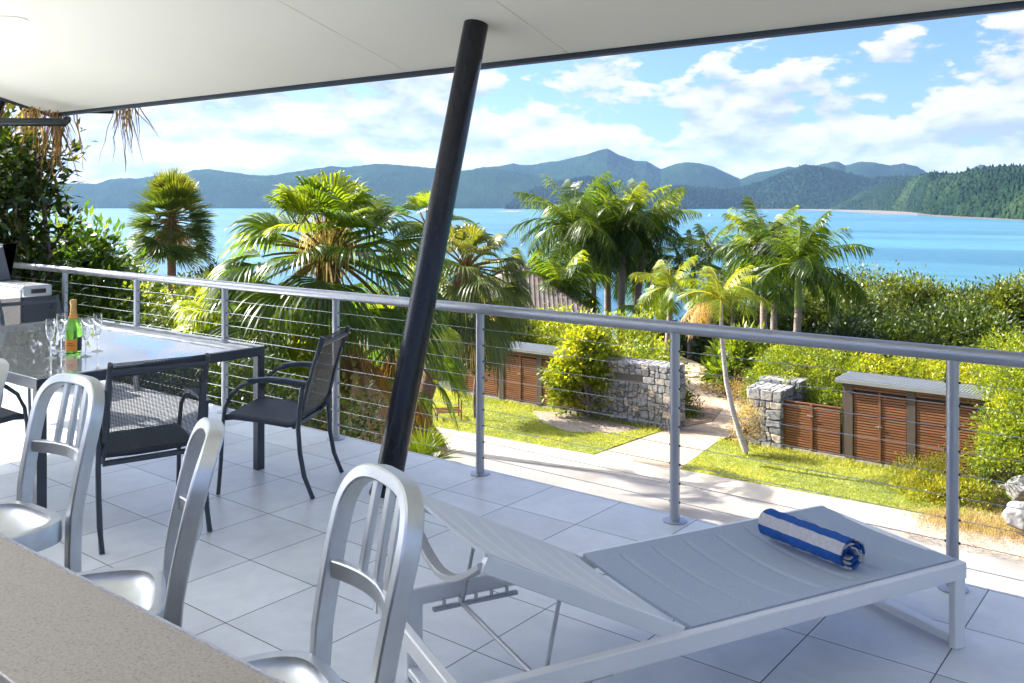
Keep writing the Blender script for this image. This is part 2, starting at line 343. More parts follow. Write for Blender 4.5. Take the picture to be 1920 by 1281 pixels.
def fanleaf(az, el, Lp, Rr, g, nseg=34, tint=.45, droop=.35, span=2.5, sag=.25, tips=.6):
    ca, sa = math.cos(az), math.sin(az); f = np.array([math.cos(el)*ca, math.cos(el)*sa, math.sin(el)]); side = np.array([-sa, ca, 0.])
    k = 7; t = np.linspace(0, 1, k); P = f[None]*(t*Lp)[:, None]; P[:, 2] -= sag*Lp*t**2; hub = P[-1]
    tan = P[-1]-P[-2]; tan /= np.linalg.norm(tan)
    roll = g.uniform(-.35, .35); sd = side*math.cos(roll)+np.cross(tan, side)*math.sin(roll); nr = np.cross(tan, sd)
    th = np.linspace(-span, span, nseg)*.5*2*.5*1.0+g.normal(size=nseg)*.015; th = th*1.0
    D = np.cos(th)[:, None]*tan+np.sin(th)[:, None]*sd+nr*(.18+.12*np.abs(th))[:, None]
    D /= np.linalg.norm(D, axis=1)[:, None]
    u = np.array([.04, .3, .55, .75, .9, 1.0]); l = Rr*(1-.12*np.abs(th)/span)*(1+g.normal(size=nseg)*.05)
    S2 = hub[None, None]+D[:, None]*(l[:, None]*u)[..., None]
    S2[..., 2] -= droop*l[:, None]*(u[None]**2)*.5+tips*l[:, None]*np.clip(u[None]-.52, 0, 1)**1.6*(1+.5*g.random((nseg, 1)))
    pull = np.clip(u-.5, 0, 1)**1.5*.9
    S2[..., :2] -= ((D[:, None, :2])*(l[:, None]*pull)[..., None])*tips*.5
    wang = span/nseg*.62; wd = np.minimum(l[:, None]*u[None]*wang, Rr*.022)*np.array([1, 1, 1, .85, .5, .08])[None]
    ws = np.cross(D, nr)+nr*(np.where(np.arange(nseg) % 2, .45, -.45))[:, None]; ws /= np.linalg.norm(ws, axis=1)[:, None]
    o = [strips(S2, wd, ws, np.clip(tint+.10*np.cos(th)+g.normal(size=nseg)*.07, 0, 1))]
    pw = np.linspace(.03, .012, k)[None]
    return o, [strips(P[None], pw, side[None], np.array([.5])), strips(P[None], pw, np.cross(tan, side)[None], np.array([.5]))]
def palm_trunk(t, h, r0, r1, lean=(0, 0), mat='palmtrunk', rings=26):
    mb = MB(); P = []; RR = []
    for i in range(rings+1):
        u = i/rings; P.append((lean[0]*(u**1.5-1), lean[1]*(u**1.5-1), -h*(1-u))); RR.append((r1+(r0-r1)*(1-u)**1.6)*(1+.05*(i % 2)))
    return mb.tube(P, RR, 12).build('trunk', M[mat], t)
def fan_palm(label, cc, zg, nf, Lp, Rr, seed, ndead=10, mat=None, trunk_r=.14, els=(88, -35), droop=.35, tips=.6, lean=(0, 0), group=None, flower=False, span=2.5, nseg=34, skirt=1.0, name='fan_palm', tb=0.0, zs=0.0):
    g = np.random.default_rng(seed); t = thing(name, label, 'palm tree', cc, 0, group); A = []; Pt = []; Dd = []
    for i in range(nf):
        u = (i+.5)/nf; el = R(els[0]+(els[1]-els[0])*u**.8)+g.normal()*.08; az = i*2.39996+g.normal()*.2
        a, p = fanleaf(az, el, Lp*(.75+.5*u)*g.uniform(.9, 1.1), Rr*g.uniform(.85, 1.1), g, nseg, .62-.45*u+g.normal()*.1+tb, droop, span, .1+.3*u, tips); sh = np.array([0, 0, -zs*u]); A += [(v+sh, q, w_) for v, q, w_ in a]; Pt += [(v+sh, q, w_) for v, q, w_ in p]
    for i in range(ndead):
        az = g.uniform(0, 6.28); a, p = fanleaf(az, R(-g.uniform(62, 80)), Lp*g.uniform(.5, 1.25)*skirt, Rr*g.uniform(.7, 1.0), g, nseg, .5+g.normal()*.22, .6, 1.6, .2, .3); Dd += a+p
    arr_mesh('crown', *join(A), mat or PF, t); arr_mesh('frond_stalks', *join(Pt), M['petiole'], t)
    if Dd: arr_mesh('dead_fronds', *join(Dd), DEAD, t)
    palm_trunk(t, cc[2]-zg, trunk_r*1.2, trunk_r, lean, 'fibre')
    if flower:
        m = 260; az = g.uniform(0, 6.28, m); r0 = g.uniform(.05, .3, m); Z = g.uniform(.1, .75, m); k = 5; u = np.linspace(0, 1, k)
        P = np.stack([np.cos(az)[:, None]*(r0[:, None]+.22*u), np.sin(az)[:, None]*(r0[:, None]+.22*u), Z[:, None]-.45*u**1.5], -1)+g.normal(size=(m, k, 3))*.02
        arr_mesh('flower_stalks', *strips(P, np.full((m, k), .007), np.stack([-np.sin(az), np.cos(az), az*0], 1), g.uniform(.6, 1, m)), leafmat('palm_flower', (.25, .2, .04), (.45, .36, .08), (.62, .52, .2), .3, .8), t)
    return t
def feather_palm(label, cc, zg, nf, L, seed, ll=.55, mat=None, trunk_r=.11, lean=(0, 0), els=(80, -15), group=None, shaft=.9, droop=1.3, tb=0.0, name='feather_palm', dead=0, hang=.5, w=.028):
    g = np.random.default_rng(seed); t = thing(name, label, 'palm tree', cc, 0, group); A = []
    for i in range(nf):
        u = (i+.5)/nf; A += feather(i*2.39996+g.normal()*.25, R(els[0]+(els[1]-els[0])*u)+g.normal()*.1, L*g.uniform(.85, 1.1), g, ll, droop*(.6+.6*u), w, 46, .60-.35*u+g.normal()*.12+tb, hang)
    A += feather(g.uniform(0, 6), R(88), L*.55, g, .05, .1, .012, 20, .7, .1)
    arr_mesh('crown', *join(A), mat or PG, t)
    if dead:
        A = []
        for i in range(dead): A += feather(g.uniform(0, 6.28), R(-15), L*.8, g, ll*.7, 1.3, w, 34, .5, .8)
        arr_mesh('dead_fronds', *join(A), DEAD, t)
    MB().tube([(0, 0, .1), (0, 0, -.2*shaft), (0, 0, -.55*shaft), (0, 0, -shaft)], [trunk_r*.45, trunk_r*.85, trunk_r*1.05, trunk_r*1.18], 12).build('crownshaft', M['shaft'], t)
    tr = palm_trunk(t, cc[2]-zg-shaft, trunk_r*1.35, trunk_r, lean); tr.location.z = -shaft
    return t
# ================================================================== SETTING
def quad_sheet(name, pts, z, mat, kind='structure'):
    n = len(pts); mb = MB(); mb.add([(p[0], p[1], z) for p in pts]+[(p[0], p[1], z-.06) for p in pts], [tuple(range(n))]+[(i, i+n, (i+1) % n+n, (i+1) % n) for i in range(n)])
    return mb.build(name, mat, smooth=False, kind=kind)
# terrain
gx = np.concatenate([np.linspace(-420, -80, 30), np.linspace(-75, 60, 80), np.linspace(70, 420, 25)]); gy = np.concatenate([np.linspace(-60, 4, 8), np.linspace(6, 60, 60), np.linspace(64, 200, 40)])
X, Y = np.meshgrid(gx, gy); Z = ground_z(X, Y)+(fbm(np.stack([X*.12, Y*.12, X*0], -1), 4, 3)-.5)*np.clip((Y-26)/20, 0, 1)*2.0
Z = np.where(Y < 24.5, -4.93, Z)
V = np.stack([X, Y, Z], -1).reshape(-1, 3); w_ = len(gx); ii = (np.arange(len(gy)-1)[:, None]*w_+np.arange(w_-1)[None]).ravel()
gnd = arr_mesh('ground', V, np.stack([ii, ii+1, ii+w_+1, ii+w_], 1), np.full(len(ii), .5), M['terrain']); gnd['kind'] = 'structure'
# road, kerb, verges, driveway (z steps between sheets)
quad_sheet('road', [(-60, 4), (12, 9), (12, 19.2), (-60, 19.2)], -4.84, M['road'])
quad_sheet('verge_soil', [(-60, 19.21), (12, 19.21), (12, 22.9), (-60, 22.9)], -4.845, M['soil'])
kin = [(-60, 7.2), (-30, 13.3), (-22, 15.6), (-15, 17.6), (-12.5, 18.35), (-10, 18.75), (-5.1, 18.85), (-2, 18.6), (12, 17.4)]
kout = [(-60, 10.0), (-30, 16.2), (-22, 18.3), (-18.6, 19.03), (-12.8, 19.47), (-10.4, 19.7), (-5, 20.0), (-2, 19.7), (12, 18.6)]
mb = MB(); n = len(kin)
mb.add([(x, y, -4.832) for x, y in kin]+[(x, y, -4.792) for x, y in kout]+[(x, y, -4.95) for x, y in kin], [(i, i+1, n+i+1, n+i) for i in range(n-1)]+[(2*n+i, 2*n+i+1, i+1, i) for i in range(n-1)])
mb.build('kerb', M['conc'], smooth=False, kind='structure')
def poly(name, pts, mat, z): return quad_sheet(name, pts, z, mat)
poly('driveway', [(-12.8, 19.3), (-10.45, 19.5), (-10.9, 22.6), (-10.9, 25), (-11.9, 28), (-14.5, 31.5), (-19, 35), (-21, 33), (-17, 29.5), (-14.2, 27.5), (-13.0, 25.5), (-12.6, 22.9)], M['drive'], -4.795)
vl = [(-60, 10.0), (-30, 16.2), (-22, 18.3), (-18.6, 19.03), (-12.8, 19.47), (-12.78, 20.6), (-12.7, 22.0), (-12.6, 22.88), (-60, 22.9)]
vr = [(-10.45, 19.7), (-5, 20.0), (-2, 19.7), (12, 18.6), (12, 22.9), (-10.9, 22.9), (-10.75, 21.8)]
poly('lawn_verge', vl, M['lawn'], -4.785); poly('lawn_verge', vr, M['lawn'], -4.785)
poly('garden_bed', [(-15.8, 21.35), (-14.6, 20.95), (-13.5, 21.7), (-13.1, 22.6), (-16.0, 22.85), (-17, 22.4)], M['gravelbed'], -4.779)
poly('garden_bed', [(-3.6, 19.8), (-2.2, 18.7), (12, 17.9), (12, 22.9), (-4.6, 22.9), (-4.8, 21.5)], M['soil'], -4.779)
poly('garden_bed', [(-13.0, 23.6), (-12.4, 23.4), (-12.0, 24.6), (-12.5, 26.4), (-15, 27.2), (-15, 24)], M['soil'], -4.779)
# grass blades on both verges (uncountable)
def inpoly(P, poly_):
    r = np.zeros(len(P), bool); n = len(poly_)
    for i in range(n):
        x0, y0 = poly_[i]; x1, y1 = poly_[(i+1) % n]
        c = ((y0 > P[:, 1]) != (y1 > P[:, 1])) & (P[:, 0] < (x1-x0)*(P[:, 1]-y0)/((y1-y0) or 1e-9)+x0); r ^= c
    return r
g = np.random.default_rng(5)
P = np.stack([g.uniform(-24, 2, 150000), g.uniform(17.5, 22.9, 150000)], 1)
bed = inpoly(P, [(-15.8, 21.35), (-14.6, 20.95), (-13.5, 21.7), (-13.1, 22.6), (-16.0, 22.85), (-17, 22.4)])
ok = (inpoly(P, vl) | inpoly(P, vr)) & ~(bed & (g.random(len(P)) < .93)); P = P[ok]; m = len(P)
pat = fbm(np.stack([P[:, 0]*.9, P[:, 1]*.9, P[:, 0]*0], -1), 4, 9)
edge = np.clip((P[:, 1]-22.2)*1.6, 0, 1); hh = (.018+.03*g.random(m))*(.5+pat)*(1+2.6*edge*g.random(m))
az = g.uniform(0, 6.28, m); sd = np.stack([np.cos(az), np.sin(az), az*0], 1); ln = g.normal(size=(m, 2))*.5
b0 = np.concatenate([P, np.full((m, 1), -4.787)], 1); tp = b0+np.stack([ln[:, 0]*hh, ln[:, 1]*hh, hh], 1); wv = (.006+.006*g.random(m))[:, None]
V = np.stack([b0+sd*wv, b0-sd*wv, tp-sd*wv*.3, tp+sd*wv*.3], 1)
o = arr_mesh('grass', V, np.arange(m*4), np.clip(.15+.8*pat+g.normal(size=m)*.15, 0, 1), GR); tag(o, 'short mown green grass covering both verges beside the street', 'grass', kind='stuff')
# sea
mb = MB(); gr = [0]+list(np.geomspace(30, 30000, 46)); na = 96
for r in gr[1:]: mb.v += [(r*math.cos(2*math.pi*k/na), r*math.sin(2*math.pi*k/na)+150, -22) for k in range(na)]
for i in range(len(gr)-2):
    for k in range(na): mb.f.append((i*na+k, i*na+(k+1) % na, (i+1)*na+(k+1) % na, (i+1)*na+k)); mb.t.append(.5); mb.mi.append(0)
mb.f.append(tuple(range(na))); mb.t.append(.5); mb.mi.append(0)
sm, n_, l_, b_ = new_mat('turquoise_sea')
t_ = n_.new('ShaderNodeTexCoord'); mp = n_.new('ShaderNodeMapping'); l_.new(t_.outputs['Object'], mp.inputs[0]); mp.inputs['Rotation'].default_value = (0, 0, -TH); mp.inputs['Scale'].default_value = (.28, 1.6, 1)
z1 = n_.new('ShaderNodeTexNoise'); z1.inputs['Scale'].default_value = .006; z1.inputs['Detail'].default_value = 7; z1.inputs['Roughness'].default_value = .65; l_.new(mp.outputs[0], z1.inputs['Vector'])
z3 = n_.new('ShaderNodeTexNoise'); z3.inputs['Scale'].default_value = .045; z3.inputs['Detail'].default_value = 6; z3.inputs['Roughness'].default_value = .7; l_.new(mp.outputs[0], z3.inputs['Vector'])
za = n_.new('ShaderNodeMix'); za.inputs[0].default_value = .38; l_.new(z1.outputs['Fac'], za.inputs[2]); l_.new(z3.outputs['Fac'], za.inputs[3])
r1 = n_.new('ShaderNodeValToRGB'); l_.new(za.outputs[0], r1.inputs[0]); r1.color_ramp.elements[0].position = .42; r1.color_ramp.elements[1].position = .60
r1.color_ramp.elements[0].color = (.018, .095, .150, 1); r1.color_ramp.elements[1].color = (.055, .185, .240, 1); l_.new(r1.outputs[0], b_.inputs['Base Color'])
b_.inputs['Roughness'].default_value = .28; b_.inputs['Specular IOR Level'].default_value = .35
z2 = n_.new('ShaderNodeTexNoise'); z2.inputs['Scale'].default_value = .55; z2.inputs['Detail'].default_value = 5; l_.new(mp.outputs[0], z2.inputs['Vector'])
k2 = n_.new('ShaderNodeBump'); k2.inputs['Strength'].default_value = 1.0; k2.inputs['Distance'].default_value = .8; l_.new(z2.outputs['Fac'], k2.inputs['Height']); l_.new(k2.outputs[0], b_.inputs['Normal'])
mb.build('water', sm, kind='structure', smooth=False)
# hills: outline at its own distance, with a front slope, spurs and a back slope, and scattered tree crowns
def interp(pts, xs): a = np.array(pts, float); return np.interp(xs, a[:, 0], a[:, 1])
def hills(name, prof, shore, deep, seed, ntree, step=3.0, tsize=9, tint=.45, spur=.22, rough_=.3):
    xs = np.arange(prof[0][0], prof[-1][0]+.1, step); py = interp(prof, xs); D0 = interp(shore, xs); Dc = D0*1.0+deep*(.55+.45*np.clip((HZ+8-py)/80, 0, 1)); K = 40; us = np.linspace(0, 1.0, K)
    ze = (HZ-py)/F*Dc+H+22; ze = np.maximum(ze, 1.0)
    dirs = FW[None]+((xs-960)/F)[:, None]*RT[None]
    rows = []
    for u in us:
        D = D0+(Dc-D0)*u; P = dirs*D[:, None]
        sp_ = fbm(np.stack([P[:, 0]/(260+deep*.2), P[:, 1]/(260+deep*.2), P[:, 0]*0], -1), 4, seed)-.5
        h = ze*(np.sin(u*math.pi/2)**.85)*(1+spur*2*sp_*math.sin(math.pi*u)); h = h+(fbm(np.stack([P[:, 0]/26, P[:, 1]/26, P[:, 0]*0], -1), 3, seed+5)-.5)*tsize*rough_*min(1, u*8)
        rows.append(np.stack([P[:, 0], P[:, 1], -22.3+np.maximum(h, -1)], -1))
    for u in (.25, .6, 1.0):
        D = Dc*(1+u*.25); P = dirs*D[:, None]; rows.append(np.stack([P[:, 0], P[:, 1], -22.3+ze*(1-u)**1.2-u], -1))
    G = np.stack(rows); nr, nc = G.shape[:2]; ii = (np.arange(nr-1)[:, None]*nc+np.arange(nc-1)[None]).ravel()
    o = arr_mesh(name, G.reshape(-1, 3), np.stack([ii, ii+1, ii+nc+1, ii+nc], 1), np.clip(tint+(fbm(G[:-1, :-1].reshape(-1, 3)/90, 3, 2)-.5)*.8, 0, 1), HL)
    o['kind'] = 'structure'; o.data.polygons.foreach_set('use_smooth', [True]*len(o.data.polygons))
    if ntree:
        g = np.random.default_rng(seed+1); a = g.uniform(0, K-1.01, ntree)**1.0; a[:ntree//3] = g.uniform(K-2.5, K-1.01, ntree//3); b = g.uniform(0, nc-1.01, ntree); ai = a.astype(int); bi = b.astype(int); fa = (a-ai)[:, None]; fb = (b-bi)[:, None]
        P = (G[ai, bi]*(1-fa)*(1-fb)+G[ai+1, bi]*fa*(1-fb)+G[ai, bi+1]*(1-fa)*fb+G[ai+1, bi+1]*fa*fb)
        r = tsize*g.uniform(.3, .62, ntree); hh = r*g.uniform(.9, 1.9, ntree); tall = g.random(ntree) < .07; hh = np.where(tall, hh*1.7, hh); r = np.where(tall, r*.6, r)
        ang = np.arange(6)*math.pi/3; ring = np.stack([np.cos(ang), np.sin(ang)], 1); rot = g.uniform(0, 6, ntree)
        V = []
        for (rr, zz) in ((.75, -.25), (1.0, .35), (.62, .85), (.1, 1.1)):
            c_, s_ = np.cos(rot)[:, None], np.sin(rot)[:, None]; x = ring[:, 0][None]*c_-ring[:, 1][None]*s_; y = ring[:, 0][None]*s_+ring[:, 1][None]*c_
            jit = 1+.25*g.normal(size=(ntree, 6)); V.append(np.stack([P[:, 0, None]+x*r[:, None]*rr*jit, P[:, 1, None]+y*r[:, None]*rr*jit, P[:, 2, None]+hh[:, None]*zz+0*x], -1))
        V = np.stack(V, 1).reshape(-1, 3); base = (np.arange(ntree)*24)[:, None, None]+(np.arange(3)*6)[None, :, None]; j = np.arange(6)[None, None]; j2 = (np.arange(6)+1)[None, None] % 6
        Q = np.stack([base+j, base+j2, base+6+j2, base+6+j], -1).reshape(-1, 4)
        tt = np.clip(tint+(fbm(P/160, 3, 4)-.5)*1.3+g.normal(size=ntree)*.07, 0, 1)
        q = arr_mesh('forest_canopy', V, Q, np.repeat(tt, 18), HL); tag(q, None, None, kind='stuff')
        q.data.polygons.foreach_set('use_smooth', [True]*len(q.data.polygons))
        return o, q
    return o, None
pA = [(760, 345), (850, 335), (900, 319), (962, 306.6), (975, 310), (1006, 311), (1056, 304), (1100, 292.5), (1128, 284.5), (1139, 282), (1150, 286), (1169, 294), (1190, 302), (1212, 303), (1239, 317.5), (1262, 309), (1283, 304), (1312, 306.6), (1337, 313), (1369, 327), (1389, 336), (1416, 325), (1450, 319), (1478, 313), (1510, 318), (1532, 311), (1563, 304), (1572, 304.5), (1585, 312), (1616, 305), (1639, 307), (1670, 314), (1695, 310), (1718, 316.5), (1743, 328), (1768, 332), (1805, 326), (1838, 314), (1878, 319), (1920, 325), (2050, 330)]
o, _ = hills('distant_mountains', pA, [(700, 5600), (2100, 5600)], 1500, 11, 0, 1.6, 13, .35, rough_=1.0)
pL = [(-160, 352), (0, 350), (107, 347), (140, 345), (180, 346), (207, 337), (240, 334), (257, 335), (282, 331), (350, 325), (362, 319), (392, 318), (430, 324), (465, 328), (490, 331), (522, 328), (563, 322), (619, 312), (648, 313.5), (706, 307), (735, 308.5), (808, 315), (866, 321), (930, 318), (1010, 331), (1100, 345), (1180, 362), (1240, 380)]
o, _ = hills('wooded_hills', pL, [(-200, 5200), (1300, 4900)], 900, 21, 0, 1.6, 10, .4, rough_=1.0)
pB = [(948, 386), (1003, 355), (1056, 342), (1100, 333), (1131, 338), (1169, 350), (1231, 358), (1275, 350), (1322, 355), (1353, 358), (1387, 355), (1431, 342), (1465, 327), (1510, 311.5), (1546, 316.5), (1585, 326), (1630, 337), (1661, 334), (1687, 333), (1718, 336), (1780, 350)]
o, q = hills('shore_hills', pB, [(940, 4300), (1400, 4500), (1650, 4200), (1800, 3600)], 420, 31, 9000, 3, 11, .35); tag(q, 'dark forest canopy on the low hills along the far sandy shore', 'forest')
pH = [(1560, 386), (1610, 364), (1640, 352), (1690, 340), (1720, 336), (1751, 331), (1793, 333), (1850, 324), (1906, 321), (1960, 318), (2060, 312), (2200, 306)]
o, q = hills('headland', pH, [(1560, 4000), (1650, 3400), (1700, 2800), (1745, 2050), (1800, 1750), (1920, 1380), (2200, 1150)], 650, 41, 20000, 2.5, 9.5, .5, rough_=.8); tag(q, 'green forest canopy covering the nearest headland on the right', 'forest')
# sand flats and rocky shore
def shore_strip(name, top, bot, mat, z=-21.9):
    xs = np.linspace(top[0][0], top[-1][0], 90); a = interp(top, xs); b = interp(bot, xs); mb = MB(); n = len(xs)
    pts = [atz(x, y, z) for x, y in zip(xs, a)]+[atz(x, y, z-.05) for x, y in zip(xs, b)]
    mb.add(pts, [(i, n+i, n+i+1, i+1) for i in range(n-1)]); return mb.build(name, mat, kind='structure')
shore_strip('sand_flat', [(1230, 388.4), (1400, 388.2), (1560, 388.2), (1690, 391), (1745, 397)], [(1230, 389.6), (1330, 391.2), (1440, 393.0), (1560, 395.4), (1640, 401.0), (1745, 404.0)], M['sand'])
shore_strip('beach', [(1720, 400), (1800, 402), (1920, 406), (2050, 408)], [(1720, 405), (1800, 408.5), (1920, 413.5), (2050, 417)], pr('rocky_beach', (.03, .026, .02), .9, col2=(.13, .105, .085), vscale=.03))
shore_strip('beach', [(100, 388.2), (500, 388.2), (950, 388.4)], [(100, 388.9), (500, 389.3), (950, 389.6)], M['sand'])
shore_strip('reef', [(930, 395.6), (960, 395.4), (985, 395.8)], [(930, 396.0), (960, 397.2), (985, 396.0)], M['soil'], -21.7)
# ================================================================== VERANDA
XL, XR = -12.5, 5.0
def tile_mat():
    m, n, l, b = new_mat('porcelain_tiles'); t = n.new('ShaderNodeTexCoord'); s = n.new('ShaderNodeSeparateXYZ'); l.new(t.outputs['Object'], s.inputs[0])
    def mt(op, a, b2=None, cl=False):
        k = n.new('ShaderNodeMath'); k.operation = op; k.use_clamp = cl
        for i, v in enumerate((a, b2)):
            if v is None: continue
            if isinstance(v, (int, float)): k.inputs[i].default_value = v
            else: l.new(v, k.inputs[i])
        return k.outputs[0]
    ux = mt('DIVIDE', mt('ADD', s.outputs[0], .8+.45*40), .45); uy = mt('DIVIDE', mt('ADD', s.outputs[1], -3.79+.433*40), .433)
    fx = mt('ABSOLUTE', mt('SUBTRACT', mt('FRACT', mt('ADD', ux, .5)), .5)); fy = mt('ABSOLUTE', mt('SUBTRACT', mt('FRACT', mt('ADD', uy, .5)), .5))
    gro = mt('LESS_THAN', mt('MINIMUM', fx, fy), .0055)
    cid = n.new('ShaderNodeCombineXYZ'); l.new(mt('FLOOR', ux), cid.inputs[0]); l.new(mt('FLOOR', uy), cid.inputs[1])
    wn = n.new('ShaderNodeTexWhiteNoise'); l.new(cid.outputs[0], wn.inputs[0])
    ad = n.new('ShaderNodeVectorMath'); ad.operation = 'MULTIPLY_ADD'; l.new(wn.outputs['Color'], ad.inputs[0]); ad.inputs[1].default_value = (20, 20, 20); l.new(t.outputs['Object'], ad.inputs[2])
    z = n.new('ShaderNodeTexNoise'); z.inputs['Scale'].default_value = 3.2; z.inputs['Detail'].default_value = 10; z.inputs['Roughness'].default_value = .68; z.inputs['Distortion'].default_value = .6; l.new(ad.outputs[0], z.inputs['Vector'])
    r = n.new('ShaderNodeValToRGB'); l.new(z.outputs['Fac'], r.inputs[0]); r.color_ramp.elements[0].position = .3; r.color_ramp.elements[1].position = .72
    r.color_ramp.elements[0].color = (.60, .635, .675, 1); r.color_ramp.elements[1].color = (.745, .785, .83, 1)
    tv = n.new('ShaderNodeMapRange'); l.new(wn.outputs['Value'], tv.inputs[0]); tv.inputs[3].default_value = .92; tv.inputs[4].default_value = 1.05
    gn = n.new('ShaderNodeTexNoise'); gn.inputs['Scale'].default_value = 1.3; gn.inputs['Detail'].default_value = 9; gn.inputs['Roughness'].default_value = .72; l.new(t.outputs['Object'], gn.inputs['Vector'])
    gm_ = n.new('ShaderNodeMapRange'); l.new(gn.outputs['Fac'], gm_.inputs[0]); gm_.inputs[1].default_value = .35; gm_.inputs[2].default_value = .6; gm_.inputs[3].default_value = .88; gm_.inputs[4].default_value = 1.0
    sc = n.new('ShaderNodeVectorMath'); sc.operation = 'SCALE'; l.new(r.outputs[0], sc.inputs[0]); l.new(mt('MULTIPLY', tv.outputs[0], gm_.outputs[0]), sc.inputs[3])
    mx = n.new('ShaderNodeMix'); mx.data_type = 'RGBA'; l.new(gro, mx.inputs[0]); l.new(sc.outputs[0], mx.inputs[6]); mx.inputs[7].default_value = (.05, .052, .06, 1); l.new(mx.outputs[2], b.inputs['Base Color'])
    rr = n.new('ShaderNodeMapRange'); l.new(z.outputs['Fac'], rr.inputs[0]); rr.inputs[3].default_value = .26; rr.inputs[4].default_value = .42; l.new(rr.outputs[0], b.inputs['Roughness'])
    b.inputs['Specular IOR Level'].default_value = .5
    bp = n.new('ShaderNodeBump'); bp.inputs['Strength'].default_value = .6; bp.inputs['Distance'].default_value = .002; bp.invert = True; l.new(gro, bp.inputs['Height']); l.new(bp.outputs[0], b.inputs['Normal'])
    return m
mb = MB(); mb.box((XL, -4, -.25), (XR, 4.24, 0)); mb.build('deck', tile_mat(), smooth=False, kind='structure')
mb = MB(); mb.box((XL+.3, -4, -5.2), (XR-.3, 3.6, -.252)); o = mb.build('lower_storey_wall', M['whitewall'], smooth=False); tag(o, 'pale rendered house wall carrying the tiled veranda deck', 'wall')
# roof plane
Lc = atz(92, 213, 2.6); Rc = atz(1920, 1, 2.6); e = (Rc-Lc)/np.linalg.norm(Rc-Lc); dn = ray(2219, 936); dn = dn/np.linalg.norm(dn); bk = -dn
nrm = np.cross(e, bk); nrm /= np.linalg.norm(nrm)
if nrm[2] < 0: nrm = -nrm
def soffit_at(px, py): d = ray(px, py); return EYE+d*(np.dot(Lc-EYE, nrm)/np.dot(d, nrm))
def rp(a, b, h=0): return Lc+e*a+bk*b+nrm*h
roof = thing('veranda_roof', 'sloping veranda roof with pale soffit and dark slate blue fascia', 'roof', Lc)
def slab(a0, a1, b0, b1, h0, h1):
    m = MB(); p = [rp(a, b, h)-Lc for h in (h0, h1) for a, b in ((a0, b0), (a1, b0), (a1, b1), (a0, b1))]
    return m.add(p, [(0, 3, 2, 1), (4, 5, 6, 7), (0, 1, 5, 4), (1, 2, 6, 5), (2, 3, 7, 6), (3, 0, 4, 7)])
Jd = soffit_at(765, 135); ja = float(np.dot(Jd-Lc, e)); RW = 15.5; RB = 6.2
mb = MB(); jb = float(np.dot(soffit_at(1058, 94)-Lc, e)); js = [0.0, ja, jb, jb+(jb-ja)*4, RW]; js = sorted(set(max(0, min(RW, j)) for j in js))
for i in range(len(js)-1):
    s_ = slab(js[i]+(.003 if i else 0), js[i+1]-.003, 0, RB, 0, .02); mb.add(s_.v, s_.f)
mb.build('soffit', M['soffit'], roof, smooth=False)
slab(-.02, RW, -.02, RB, .021, .20).build('roof_deck', M['dark'], roof, smooth=False)
slab(-.03, RW, -.05, -.022, -.025, .10).build('fascia', M['fascia'], roof, smooth=False)
slab(-.06, -.031, -.05, RB, -.02, .10).build('fascia', M['fascia'], roof, smooth=False)
mb = MB(); mb.sweep([rp(-.02, -.10, .10)-Lc, rp(RW, -.10, .10)-Lc], .10, .09, nrm, 0); mb.build('gutter', M['fascia'], roof)
# side gutter end and downpipe at the far corner
mb = MB(); a = atd(44, 201, 9.9)-Lc; b = a+RT*.9+FW*.2; mb.tube([a-RT*.03, a, b], [.035, .055, .055], 14); mb.build('gutter_end', M['pvc'], roof)
cr = atd(126, 220, 9.25); mb = MB(); q1 = atd(112, 229, 9.2); q0 = atd(-60, 229, 8.9)
mb.tube([cr+np.array([0, 0, .0]), cr+np.array([0, 0, -.02]), (cr+q1)/2+np.array([.01, 0, -.035]), q1, q0], .042, 16)
o = mb.build('downpipe', M['pvc']); tag(o, 'black round downpipe running level below the far roof corner', 'pipe')
# support columns
def column(base, top, r, label):
    t = thing('support_column', label, 'column', base, 0, 'raking round columns under the roof'); b = Vector(base); u = Vector(top)-b
    MB().tube([Vector((0, 0, .0)), u*.5, u], r, 40).build('shaft', M['colblk'], t)
    MB().lathe([(r*1.22, 0), (r*1.22, .012), (r*1.1, .03), (r*1.02, .05)], 36).build('base_flange', M['colblk'], t); return t
ctop = soffit_at(893, 46)+nrm*.05; column(tuple(atz(724, 924, 0)), tuple(ctop), .078, 'thick glossy black column leaning right between the armchair and the lounger')
c2 = soffit_at(-6, 186); column(tuple(c2+np.array([-.55, -.25, -c2[2]])), tuple(c2+nrm*.05), .078, 'black column just visible at the left edge by the roof corner')
# ceiling fan
fh = atd(-118, 50, 5.4); fz = thing('ceiling_fan', 'white ceiling fan with one blade tip showing at the top left', 'fan', fh)
for k in range(3):
    a0 = math.atan2(*(list((atd(50, 46, 5.2)-fh)[:2])[::-1]))+k*2*math.pi/3; d = Vector((math.cos(a0), math.sin(a0), 0)); s_ = Vector((-math.sin(a0), math.cos(a0), -.32))
    L_ = float(np.linalg.norm((atd(52, 46, 5.2)-fh)[:2])); us = [.18, .35, .6, .85, .95, 1.0]; ws = [.04, .055, .06, .052, .035, .008]
    vs = [d*(u*L_)+s_*w*sg+Vector((0, 0, h)) for u, w in zip(us, ws) for sg, h in ((1, .004), (-1, .004), (-1, -.004), (1, -.004))]
    fs = [(i*4+j, i*4+(j+1) % 4, i*4+4+(j+1) % 4, i*4+4+j) for i in range(5) for j in range(4)]+[(0, 1, 2, 3), (20, 21, 22, 23)]
    MB().add(vs, fs).build('blade', M['fan'], fz)
MB().lathe([(.02, -.08), (.09, -.07), (.11, 0), (.08, .06), (.02, .08), (.015, .6)], 24).build('motor_housing', M['fan'], fz)
